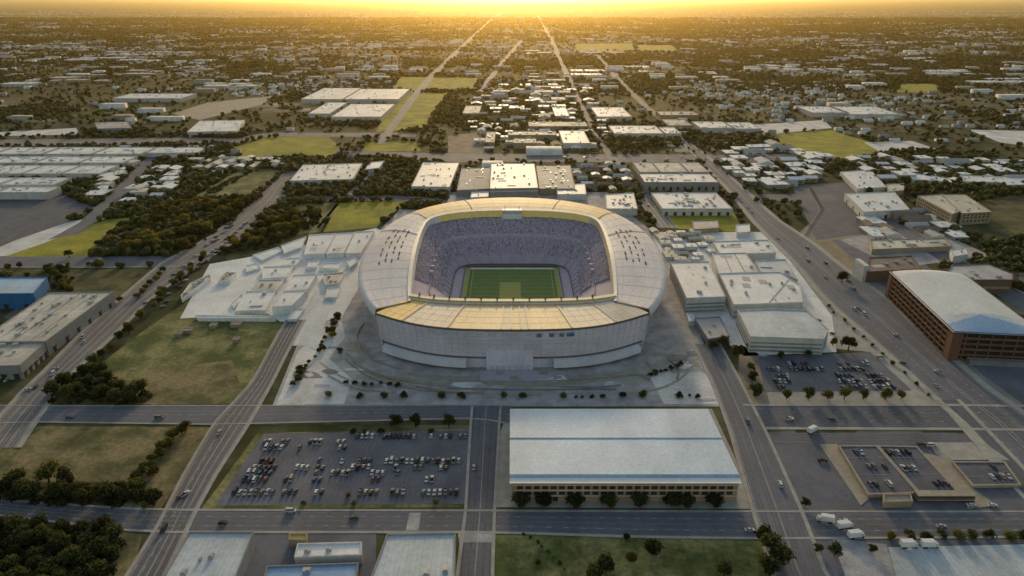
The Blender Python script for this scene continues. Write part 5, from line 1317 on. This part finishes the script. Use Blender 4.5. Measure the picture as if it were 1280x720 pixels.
tpx(1052, 354, 5.5, 'dark tree beside the white wall fin near the right highway', which=1); 
row([(64,342),(75,352),(84,366)], 9, 3.4, 4.6, lambda i, n: f'dark tree between the blue hall and the dark field, {ordinal(i)} from the top', 1, 'wide')
row([(65,333),(110,333)], 9, 2.2, 3.2, lambda i, n: f'small dark tree on the near kerb of the left road, {ordinal(i)} from the left', 1, 'wide')
row([(150,377),(175,372),(205,340)], 9, 2.8, 3.8, lambda i, n: f'dark tree on the highway side of the dark field, {ordinal(i)} from the left', 1, 'wide')
tpx(87, 322, 4.4, 'lone dark tree on the road edge of the bright left field', which=1)

# ---- woodland, scattered trees farther off: too many to count
def np_in(poly, X, Y):
    c = np.zeros(len(X), bool); n = len(poly); j = n - 1
    for i in range(n):
        a, b_ = poly[i], poly[j]
        if a[1] != b_[1]:
            m_ = ((a[1] > Y) != (b_[1] > Y)) & (X < (b_[0] - a[0]) * (Y - a[1]) / (b_[1] - a[1]) + a[0]); c ^= m_
        j = i
    return c
def vnoise(X, Y, s, seed):
    """cheap value noise"""
    r = np.random.default_rng(seed).random((256, 256)); x, y = X / s, Y / s; xi, yi = np.floor(x).astype(int), np.floor(y).astype(int); fx, fy = x - xi, y - yi
    fx = fx * fx * (3 - 2 * fx); fy = fy * fy * (3 - 2 * fy); g = lambda a, b_: r[a % 256, b_ % 256]
    return (g(xi, yi) * (1 - fx) + g(xi + 1, yi) * fx) * (1 - fy) + (g(xi, yi + 1) * (1 - fx) + g(xi + 1, yi + 1) * fx) * fy
def clear(X, Y, pads=True):
    k = np.ones(len(X), bool)
    for f in FOOT: k &= ~np_in(f, X, Y)
    for f in ROADS: k &= ~np_in(f, X, Y)
    for nm, mm, f in SHEETS:
        if nm in ('grass_verge', 'wood_floor'): continue
        k &= ~np_in(f, X, Y)
    return k
def in_frame(X, Y): return np.abs(X) < .74 * Y + 120
def blobs(name, X, Y, rad, hz, lobes, label, tintpal, jitter=.28):
    n = len(X); lv = []
    for k in range(lobes):
        off = rng.normal(size=(n, 1, 3)) * np.array([.42, .42, .22]) * (0 if k == 0 else 1)
        sz = rng.uniform(.55, 1.0, (n, 1, 1)) if k else rng.uniform(.8, 1.05, (n, 1, 1))
        v = IV[None] * (1 + jitter * rng.normal(size=(n, 12, 1))) * sz * np.array([1, 1, .85])
        v = v + off + np.array([0, 0, .85]); lv.append(v)
    V = np.stack(lv, 1)  # n,lobes,12,3
    V = V * rad[:, None, None, None] * np.array([1, 1, 1])[None, None, None]; V[..., 2] *= hz[:, None, None]
    V[..., 0] += X[:, None, None]; V[..., 1] += Y[:, None, None]
    nf = n * lobes; Fc = (IF[None] + (np.arange(nf) * 12)[:, None, None]).reshape(-1, 3)
    t = tintpal[rng.integers(len(tintpal), size=n)] * rng.uniform(.7, 1.3, (n, 1)); t = np.repeat(t, lobes * 12, 0)
    t = t * rng.uniform(.6, 1.4, (len(t), 1))
    me = np_mesh(name, V.reshape(-1, 3), Fc, M['far_leaf'], t); return tag(link(name, me), label, 'trees', kind='stuff')
M['far_leaf'] = translucent(attr_mat('far_leaf', noise_scale=.25, amt=.4, spec=.1), .3)
PAL = np.array([(.07, .082, .028), (.09, .098, .034), (.115, .108, .038), (.056, .068, .026), (.13, .115, .042), (.095, .09, .036)])
def scatter():
    N = 520000; Y = 560 + (9500 - 560) * rng.random(N) ** 1.15; X = (rng.random(N) * 2 - 1) * (.74 * Y + 120)
    dens = .55 * vnoise(X, Y, 260, 1) + .3 * vnoise(X, Y, 90, 2) + .25 * vnoise(X, Y, 900, 3)
    p = np.clip((dens - .48) * 3.4, .06, 1)
    keep = rng.random(N) < p; X, Y = X[keep], Y[keep]
    k = clear(X, Y) & ((Y > 760) | (np.abs(X) > 330)); X, Y = X[k], Y[k]
    hs = np.array(HOUSES)
    near = np.zeros(len(X), bool)
    for hx, hy in HOUSES: near |= (X - hx) ** 2 + (Y - hy) ** 2 < 100
    for bx_, by_, ba, bb in zip(*BIGR): near |= (np.abs(X - bx_) < ba + 3) & (np.abs(Y - by_) < bb + 3)
    X, Y = X[~near], Y[~near]
    if len(X) > 130000:
        s = rng.choice(len(X), 130000, replace=False); X, Y = X[s], Y[s]
    nearm = Y < 1500
    for nm, m_, lb in (('woodland', nearm, 2), ('far_woodland', ~nearm, 2)):
        n = m_.sum(); r = rng.uniform(2.0, 5.0, n) * (1 + np.maximum(0, Y[m_] - 1500) / 5500)
        blobs(nm, X[m_], Y[m_], r, rng.uniform(.75, 1.15, n), lb, 'brownish green trees scattered over the nearer plain around the stadium' if nm == 'woodland' else 'dark trees spread over the far plain towards the horizon', PAL)
# undergrowth inside the near woods
def undergrowth():
    zs = [([(-60,650),(145,668),(156,690),(100,760),(-80,760)], 260), ([(-60,602),(180,606),(192,634),(-60,626)], 150), ([(128,320),(155,285),(235,252),(325,252),(245,318)], 520), ([(268,318),(345,266),(405,262),(395,282),(330,312)], 260), ([(55,480),(120,462),(190,494),(180,506),(58,504)], 120), ([(240,250),(310,212),(325,212),(250,252)], 60), ([(60,335),(95,335),(90,378),(72,376)], 40)]
    XX, YY = [], []
    for px, n in zs:
        pl = [(p.x, p.y) for p in (P(*q) for q in px)]; x0, x1 = min(p[0] for p in pl), max(p[0] for p in pl); y0, y1 = min(p[1] for p in pl), max(p[1] for p in pl)
        X = rng.uniform(x0, x1, n * 6); Y = rng.uniform(y0, y1, n * 6); k = np_in(pl, X, Y)
        for f in FOOT + ROADS: k &= ~np_in(f, X, Y)
        XX.append(X[k][:n]); YY.append(Y[k][:n])
    X, Y = np.concatenate(XX), np.concatenate(YY); n = len(X); V, Fc, T = [], [], []; c = 0
    for x, y in zip(X, Y):
        r = rng.uniform(1.6, 3.4); m_ = 46; d = rng.normal(size=(m_, 3)); d /= np.linalg.norm(d, axis=1)[:, None]; d[:, 2] = np.abs(d[:, 2])
        p = d * (rng.random((m_, 1)) ** .35) * r * np.array([1, 1, .9]) * (1 + .2 * rng.normal(size=(m_, 1))) + np.array([x, y, .2])
        u = rng.normal(size=(m_, 3)); u -= d * (u * d).sum(1)[:, None] * .7; u /= np.linalg.norm(u, axis=1)[:, None]; w_ = np.cross(d, u); s = r * .28
        q = np.stack([p + u * s, p + w_ * s, p - u * s, p - w_ * s], 1).reshape(-1, 3); V.append(q)
        b_ = c + np.arange(m_)[:, None] * 4; Fc.append(np.concatenate([b_ + np.array([0, 1, 2]), b_ + np.array([0, 2, 3])])); c += m_ * 4
        T.append(np.repeat(PAL[rng.integers(len(PAL))][None] * rng.uniform(.4, .9), m_ * 4, 0))
    me = np_mesh('undergrowth', np.concatenate(V), np.concatenate(Fc), M['far_leaf'], np.concatenate(T)); tag(link('undergrowth', me), 'low tangled bushes filling the woods between the trees', 'undergrowth', kind='stuff')
undergrowth()
# far-off roofs: nobody could count them
def far_roofs():
    XX, YY = [], []
    for y0, y1, cx, cy_ in ((1000, 5200, 27, 36), (5200, 15000, 52, 95)):
        gx, gy = np.meshgrid(np.arange(-.76 * y1, .76 * y1, cx), np.arange(y0, y1, cy_)); X, Y = gx.ravel(), gy.ravel()
        m_ = in_frame(X, Y); X, Y = X[m_], Y[m_]; X = X + rng.normal(size=len(X)) * 2; Y = Y + rng.normal(size=len(Y)) * 2.5
        d = .45 * vnoise(X * .7, Y, 420, 11) + .35 * vnoise(X * .8, Y, 150, 12) + .2 * vnoise(X, Y, 60, 14); big = vnoise(X, Y, 1700, 13)
        keep = (rng.random(len(X)) < np.clip((d - .50) * 4, 0.02, .7) * np.clip(big * 2.2 - .2, .2, 1)); XX.append(X[keep]); YY.append(Y[keep])
    X, Y = np.concatenate(XX), np.concatenate(YY)
    k = np.ones(len(X), bool)
    for f in FOOT + ROADS: k &= ~np_in(f, X, Y)
    for nm, mm, f in SHEETS: k &= ~np_in(f, X, Y)
    for hx, hy in HOUSES: k &= (X - hx) ** 2 + (Y - hy) ** 2 > 600
    X, Y = X[k], Y[k]
    gx, gy = np.meshgrid(np.arange(-5600, 5600, 96), np.arange(1050, 7600, 88)); BX, BY = gx.ravel() + rng.normal(size=gx.size) * 8, gy.ravel() + rng.normal(size=gx.size) * 10
    d = .5 * vnoise(BX * .6, BY, 500, 21) + .5 * vnoise(BX, BY, 200, 22); kk = in_frame(BX, BY) & (rng.random(len(BX)) < np.clip((d - .52) * 4.5, .015, .75))
    for f in ROADS: kk &= ~np_in(f, BX, BY) & ~np_in(f, BX - 34, BY) & ~np_in(f, BX + 34, BY)
    for f in FOOT + [q[2] for q in SHEETS]:
        for ox in (-36, 0, 36):
            for oy in (-18, 18): kk &= ~np_in(f, BX + ox, BY + oy)
    for hx, hy in HOUSES: kk &= (np.abs(BX - hx) > 48) | (np.abs(BY - hy) > 32)
    BX, BY = BX[kk], BY[kk]
    nearbig = np.zeros(len(X), bool)
    for bx_, by_ in zip(BX, BY): nearbig |= (np.abs(X - bx_) < 48) & (np.abs(Y - by_) < 30)
    X, Y = X[~nearbig], Y[~nearbig]; nb = len(BX); X, Y = np.concatenate([X, BX]), np.concatenate([Y, BY]); n = len(X)
    a = rng.uniform(4.5, 10, n); b_ = rng.uniform(4, 8, n); h = rng.uniform(3.2, 6, n); bigm = np.arange(n) >= n - nb
    a = np.where(bigm, rng.uniform(14, 36, n), np.where(Y > 5200, a * 1.8, a)); b_ = np.where(bigm, rng.uniform(9, 19, n), b_); h = np.where(bigm, rng.uniform(7, 11, n), h)
    cube = np.array([(-1, -1, 0), (1, -1, 0), (1, 1, 0), (-1, 1, 0), (-1, -1, 1), (1, -1, 1), (1, 1, 1), (-1, 1, 1), (-.98, -.06, 1.35), (.98, -.06, 1.35), (.98, .06, 1.35), (-.98, .06, 1.35)], float)
    cf = np.array([(0, 1, 5), (0, 5, 4), (1, 2, 6), (1, 6, 5), (2, 3, 7), (2, 7, 6), (3, 0, 4), (3, 4, 7), (4, 5, 9), (4, 9, 8), (6, 7, 11), (6, 11, 10), (8, 9, 10), (8, 10, 11), (5, 6, 10), (5, 10, 9), (7, 4, 8), (7, 8, 11)])
    V = np.repeat(cube[None], n, 0); V[:, 8:, 2] = np.where(bigm[:, None], 1.04, 1.35)
    V = V * np.stack([a, b_, h], 1)[:, None]; V[..., 0] += X[:, None]; V[..., 1] += Y[:, None]
    Fc = (cf[None] + (np.arange(n) * 12)[:, None, None]).reshape(-1, 3)
    pal = np.array([(.74, .73, .70), (.72, .70, .66), (.62, .6, .57), (.5, .46, .4), (.42, .38, .33), (.3, .25, .21), (.7, .69, .67), (.36, .35, .35)]); T = np.repeat(pal[rng.integers(len(pal), size=n)], 12, 0)
    global BIGR
    BIGR = (X[bigm], Y[bigm], a[bigm], b_[bigm])
    me = np_mesh('distant_houses', V.reshape(-1, 3), Fc, attr_mat('far_roof', noise_scale=.1, amt=.2), T); tag(link('distant_houses', me), 'pale roofs of countless houses and sheds dotting the far plain', 'houses', kind='stuff')
far_roofs()
scatter()

# ------------------------------------------------------------------ vehicles
def paint(name, c): M[name] = mat(name, c, tuple(x * .92 for x in c), 1.5, .3, spec=.5)
for nme, c in (('white', (.60, .60, .60)), ('silver', (.42, .43, .45)), ('black', (.018, .018, .02)), ('grey', (.14, .14, .15)), ('blue', (.03, .05, .13)), ('red', (.25, .03, .025)), ('beige', (.4, .34, .26))): paint('paint_' + nme, c)
M['tyre'] = mat('tyre', (.018, .018, .018), None, 4, .9)
def car_mesh(kind, paintm):
    b = MB(); L, Wd_, = {'sedan': (4.6, 1.82), 'hatchback': (4.1, 1.8), 'pickup': (5.4, 1.95), 'van': (5.2, 2.0)}[kind]; l, w2 = L / 2, Wd_ / 2
    prof = {'sedan': [(-l, .35), (-l, .85), (-l + .5, .98), (l - 1.3, .95), (l - .15, .8), (l, .6), (l, .35)],
            'hatchback': [(-l, .35), (-l, .95), (-l + .2, 1.02), (l - 1.0, .98), (l - .1, .8), (l, .6), (l, .35)],
            'pickup': [(-l, .5), (-l, 1.05), (-.3, 1.05), (l - 1.5, 1.1), (l - .1, 1.0), (l, .8), (l, .45)],
            'van': [(-l, .4), (-l, 1.2), (-l + .1, 1.25), (l - .9, 1.15), (l - .1, .95), (l, .7), (l, .4)]}[kind]
    n = len(prof); i = len(b.v)
    for s in (-1, 1): b.v += [(x, s * (w2 - (.06 if z > .9 else 0)), z) for x, z in prof]
    b.f.append(tuple(i + k for k in range(n))); b.mi.append(0); b.f.append(tuple(i + n + k for k in reversed(range(n)))); b.mi.append(0)
    for k in range(n):
        j = (k + 1) % n; b.f.append((i + j, i + k, i + n + k, i + n + j)); b.mi.append(0)
    cab = {'sedan': (-1.75, -1.15, .55, 1.2, .95, 1.42), 'hatchback': (-1.95, -1.6, .5, 1.15, 1.0, 1.5), 'pickup': (-.5, -.35, .75, 1.3, 1.05, 1.75), 'van': (-2.55, -2.45, 1.1, 1.75, 1.22, 1.98)}[kind]
    x0, x1, x2, x3, z0, z1 = cab; wt = w2 - .28; wb = w2 - .08
    if kind == 'pickup': b.box(-l + .1, -.55, -w2 + .15, w2 - .15, 1.052, 1.06, 1)
    g = MB()
    lo = [(x0, -wb, z0), (x3, -wb, z0), (x3, wb, z0), (x0, wb, z0)]; hi = [(x1, -wt, z1 - .08), (x2, -wt, z1 - .08), (x2, wt, z1 - .08), (x1, wt, z1 - .08)]
    g.grid([lo, hi], close=True)
    b.prism([(x1, -wt), (x2, -wt), (x2, wt), (x1, wt)], z1 - .08, z1, 0)
    for x in (-l + .85, l - .85):
        for s in (-1, 1): b.tube((x, s * (w2 - .2), .33), (x, s * (w2 + .01), .33), .33, .33, 10, 1)
    for s in (-1, 1): b.box(l - .02, l + .02, s * w2 * .55 - .2, s * w2 * .55 + .2, .6, .72, 2)
    return b.mesh('car', [paintm, 'tyre', 'paint']), g.mesh('windows', 'glass')
CM = {}; CARS = []
def car(x, y, rz, label, kind=None, colr=None, group=None, z0=.3):
    kind = kind or random.choices(('sedan', 'hatchback', 'pickup', 'van'), (5, 3, 2, 2))[0]
    colr = colr or random.choices(('white', 'silver', 'black', 'grey', 'blue', 'red', 'beige'), (25, 17, 24, 18, 9, 2, 4))[0]
    if (kind, colr) not in CM: CM[(kind, colr)] = car_mesh(kind, 'paint_' + colr)
    bm_, gm = CM[(kind, colr)]
    o = link('parked_car', bm_, None, (x, y, z0)); o.rotation_euler = (0, 0, rz); link('windows', gm, o)
    tag(o, label.replace('@', f'{colr} {kind}'), 'car', group); CARS.append(o); return o
NC = 0
def lot(rows, where, group, z0=.3, occ=.93, pitch=2.75, rz=math.pi / 2, shear=0.0):
    """rows: (py, row words, [(px0, px1), ...])"""
    global NC
    for py, words, segs in rows:
        k = 0
        for a, c in segs:
            p, q = P(a, py, z0), P(c, py, z0); n = max(1, int((q.x - p.x) / pitch))
            for i in range(n):
                if random.random() > occ: continue
                x = p.x + (i + .5) * pitch; y = p.y + random.gauss(0, .25)
                car(x, y, rz + random.choice((0, math.pi)) + random.gauss(0, .03), f'@, {ordinal(k)} from left, {words} of {where}', group=group, z0=z0); k += 1; NC += 1
lot([(546, 'topmost row', [(444, 472), (478, 522), (536, 588)]), (553, 'second row from top', [(328, 346), (350, 363), (385, 408), (420, 434)]), (560, 'third row from top', [(330, 364), (372, 384), (422, 438)]),
     (577, 'fourth row from top', [(324, 346), (396, 404), (425, 435), (440, 466), (480, 578)]), (585, 'fourth row from bottom', [(308, 350), (368, 388), (394, 408), (438, 470), (485, 504), (516, 532), (548, 562)]),
     (592, 'third row from bottom', [(308, 346), (392, 403), (412, 440), (462, 482), (494, 503)]), (600, 'second row from bottom', [(302, 348), (354, 370), (390, 406), (463, 482), (530, 544)]),
     (616, 'bottom row', [(290, 348), (352, 380), (392, 408), (440, 478), (487, 511), (526, 576)])], 'the left car park', 'cars in the left car park', z0=.12)
lot([(455, 'topmost row', [(984, 1012), (1046, 1064), (1070, 1087)]), (462, 'second row', [(958, 977), (986, 1030), (1048, 1084)]), (470, 'middle row', [(970, 992), (1044, 1068), (1082, 1108)]), (477, 'fourth row', [(966, 994), (1046, 1080), (1084, 1114)]), (484, 'bottom row', [(970, 984), (1050, 1088), (1090, 1124)])],
    'the right car park', 'cars in the right car park', z0=.16, pitch=2.9)
lot([(566, 'top row', [(1060, 1092)]), (584, 'middle row', [(1076, 1112)]), (606, 'bottom row', [(1084, 1102), (1108, 1126)])], 'the left parking deck', 'cars on the left deck', z0=2.12, occ=.8)
lot([(566, 'top row', [(1106, 1144)]), (586, 'middle row', [(1126, 1154)]), (605, 'bottom row', [(1144, 1162), (1166, 1188)])], 'the right parking deck', 'cars on the right deck', z0=2.12, occ=.8)
lot([(585, 'upper row', [(1232, 1256)]), (596, 'lower row', [(1236, 1266)])], 'the small square deck', 'cars on the small deck', z0=1.52, occ=.8)
lot([(466, 'upper row', [(0, 22)]), (476, 'lower row', [(0, 18)])], 'the yard below the factory hall', 'cars in the factory yard', z0=.05)
# cars on the move and odd ones
for x, y, rz, lab, kd, cl in ((364,640,0,'white van on the lower road below the left car park','van','white'), (232,619,1.1,'white pickup driving up the left street near its lower crossing','pickup','white'), (226,622,1.1,'red sedan beside the white pickup on the left street','sedan','red'),
    (937,664,0,'white sedan on the lower road near the corner trees','sedan','white'), (1028,577,.1,'black pickup beside the left parking deck','pickup','black'), (1164,558,0,'white van parked above the right parking deck','van','white'), (1151,556,0,'black sedan left of the white van above the right parking deck','sedan','black'),
    (1214,633,0,'white sedan at the right end of the open gallery, left of two','sedan','white'), (1240,633,0,'white sedan at the right end of the open gallery, right of two','sedan','white'), (126,326,0,'dark van on the left road near the lone tree','van','grey'), (186,328,0,'dark sedan on the left road near the highway','sedan','black'),
    (35,488,.9,'white sedan on the left highway nearest the frame edge','sedan','white'), (70,462,.9,'silver hatchback on the left highway beside the factory','hatchback','silver'),
    (1172,466,2.3,'white pickup on the right highway beside the brick building','pickup','white'), (1120,420,2.3,'silver sedan on the right highway above the white pickup','sedan','silver'), (1060,352,2.3,'dark sedan on the right highway near the fin','sedan','grey'), (1128,455,2.3,'black hatchback on the right highway, nearest its left verge','hatchback','black'),
    (1100,448,0,'silver van behind the right car park','van','silver'), (1022,402,2.2,'black van between the white blocks and the highway','van','black'), (1040,418,2.2,'blue hatchback right of the white angular hall','hatchback','blue')):
    p = P(x, y); car(p.x, p.y, rz, lab, kd, cl)
A = resample([P(x, y) for x, y in ((190, 385), (222, 350), (258, 318), (300, 278))], 24)
for i, p in enumerate(A):
    for ln in (-8.5, -4.5, 4, 8):
        if random.random() < .55: car(p.x + ln + random.gauss(0, .3), p.y + random.gauss(0, 3), .93, '@ in the stream of cars on the left highway', group='stream of cars on the left highway', z0=.2)
def traffic(pts, offs, n, label, group, z0=.24):
    B_ = resample([P(*q) for q in pts], 200)
    for k in range(n):
        i = random.randrange(2, 197); d = (B_[i + 1] - B_[i]).normalized(); nr = Vector((-d.y, d.x, 0)); o = random.choice(offs); p = B_[i] + nr * o
        car(p.x, p.y, math.atan2(d.y, d.x) + (math.pi if o > 0 else 0), label, group=group, z0=z0)
traffic([(1245,542),(1190,482),(1130,428),(1070,374),(1024,331),(996,307),(955,274),(923,240)], (-11, -7, 7, 11), 14, '@ driving on the right highway', 'traffic on the right highway')
traffic([(0,637),(201,651),(620,652),(960,656),(1270,655)], (-5, -2, 2, 5), 4, '@ driving on the lower road', 'traffic on the lower road')
traffic([(60,518),(290,519),(600,515)], (-4, 4), 2, '@ driving on the middle road at left', 'traffic on the middle road at left')
traffic([(960,520),(1190,521)], (-8, -4, 4, 8), 2, '@ driving on the middle road at right', 'traffic on the middle road at right')
traffic([(20,540),(73,469),(120,420),(167,375)], (-7, -3, 4, 8), 4, '@ driving on the near part of the left highway', 'traffic on the near left highway')
traffic([(900,445),(935,510),(965,600),(1000,700)], (-3, 3), 2, '@ driving on the street right of the long hall', 'traffic right of the long hall')
traffic([(605,520),(598,600),(594,700)], (-3, 3), 1, '@ driving on the central street', 'traffic on the central street')
traffic([(330,484),(288,531),(248,600),(200,690)], (-3.5, 3.5), 2, '@ driving on the left street', 'traffic on the left street')
traffic([(700,198),(900,198)], (-6, 6), 10, '@ on the freeway behind the stadium', 'traffic on the freeway')
traffic([(820,268),(790,215),(763,195)], (-4, 4), 7, '@ on the brown street behind the stadium', 'traffic on the brown street')
# painted bays in the car parks
def bays(rows, z, name):
    b = MB()
    for py, a, c in rows:
        p, q = P(a, py), P(c, py); x = p.x
        while x < q.x: b.box(x - .06, x + .06, p.y - 2.6, p.y + 2.6, z - .02, z); x += 2.75
    tag(b.build(name, 'paint'), kind='structure')
bays([(546, 440, 588), (553, 328, 470), (560, 322, 470), (577, 318, 584), (585, 312, 584), (592, 308, 520), (600, 302, 560), (616, 290, 578)], .125, 'bay_markings')
bays([(455, 980, 1090), (462, 958, 1098), (470, 966, 1110), (477, 964, 1118), (484, 962, 1128)], .165, 'bay_markings')
def truck(px, py, rz, label):
    p = P(px, py); r = empty('box_truck', (p.x, p.y, .2), label, 'truck', rz=rz)
    MB().box(-4.2, 1.6, -1.25, 1.25, 1.0, 3.7).build('cargo_box', 'white', r)
    b = MB(); b.prism([(1.75, -1.15), (3.6, -1.15), (3.6, 1.15), (1.75, 1.15)], .5, 1.5); b.prism([(1.75, -1.1), (3.1, -1.1), (3.1, 1.1), (1.75, 1.1)], 1.5, 2.6); b.build('cab', 'paint_white', r)
    b = MB(); b.face([(3.14, -1.0, 1.55), (3.14, 1.0, 1.55), (3.12, 1.0, 2.4), (3.12, -1.0, 2.4)]); b.build('windscreen', 'glass', r)
    b = MB(); b.box(-4.1, 3.3, -.5, .5, .55, 1.0); b.build('chassis', 'tyre', r)
    for x in (-3, -2, 2.7):
        for s in (-1, 1): b = MB(); b.tube((x, s * .85, .48), (x, s * 1.2, .48), .48, .48, 10); b.build('wheel', 'tyre', r)
for x, y, rz, lab in ((1030,652,2.9,'white box truck at the bottom right crossing, upper left of three'), (1056,660,.2,'white box truck at the bottom right crossing, middle of three'), (1070,672,.15,'white box truck at the bottom right crossing, lower right of three'), (1136,684,.05,'white box truck below the yellowish hedge, left of two'), (1162,684,.02,'white box truck below the yellowish hedge, right of two'), (1016,540,.6,'white box truck beside the street right of the long hall')):
    truck(x, y, rz, lab)
print('TREES', NT, 'CARS', NC, 'HOUSES', len(HOUSES))

# past 300 cars: the farthest ones become one mass
def merge_far_cars():
    if len(CARS) <= 298: return
    CARS.sort(key=lambda o: o.location.y); over = CARS[298:]; b = MB(); mats = []
    for o in over:
        for q in [o] + list(o.children):
            me = q.data; mw = Matrix.Translation(o.location) @ Matrix.Rotation(o.rotation_euler.z, 4, 'Z'); i = len(b.v); mi = []
            for m in me.materials:
                if m.name not in mats: mats.append(m.name)
                mi.append(mats.index(m.name))
            b.v += [tuple(mw @ v.co) for v in me.vertices]
            for p in me.polygons: b.f.append(tuple(i + k for k in p.vertices)); b.mi.append(mi[p.material_index])
        for q in list(o.children): bpy.data.objects.remove(q)
        bpy.data.objects.remove(o)
    o = b.build('far_traffic', [bpy.data.materials[m] for m in mats]); tag(o, 'tiny far cars on the highways and streets beyond the stadium', 'cars', kind='stuff')
merge_far_cars()
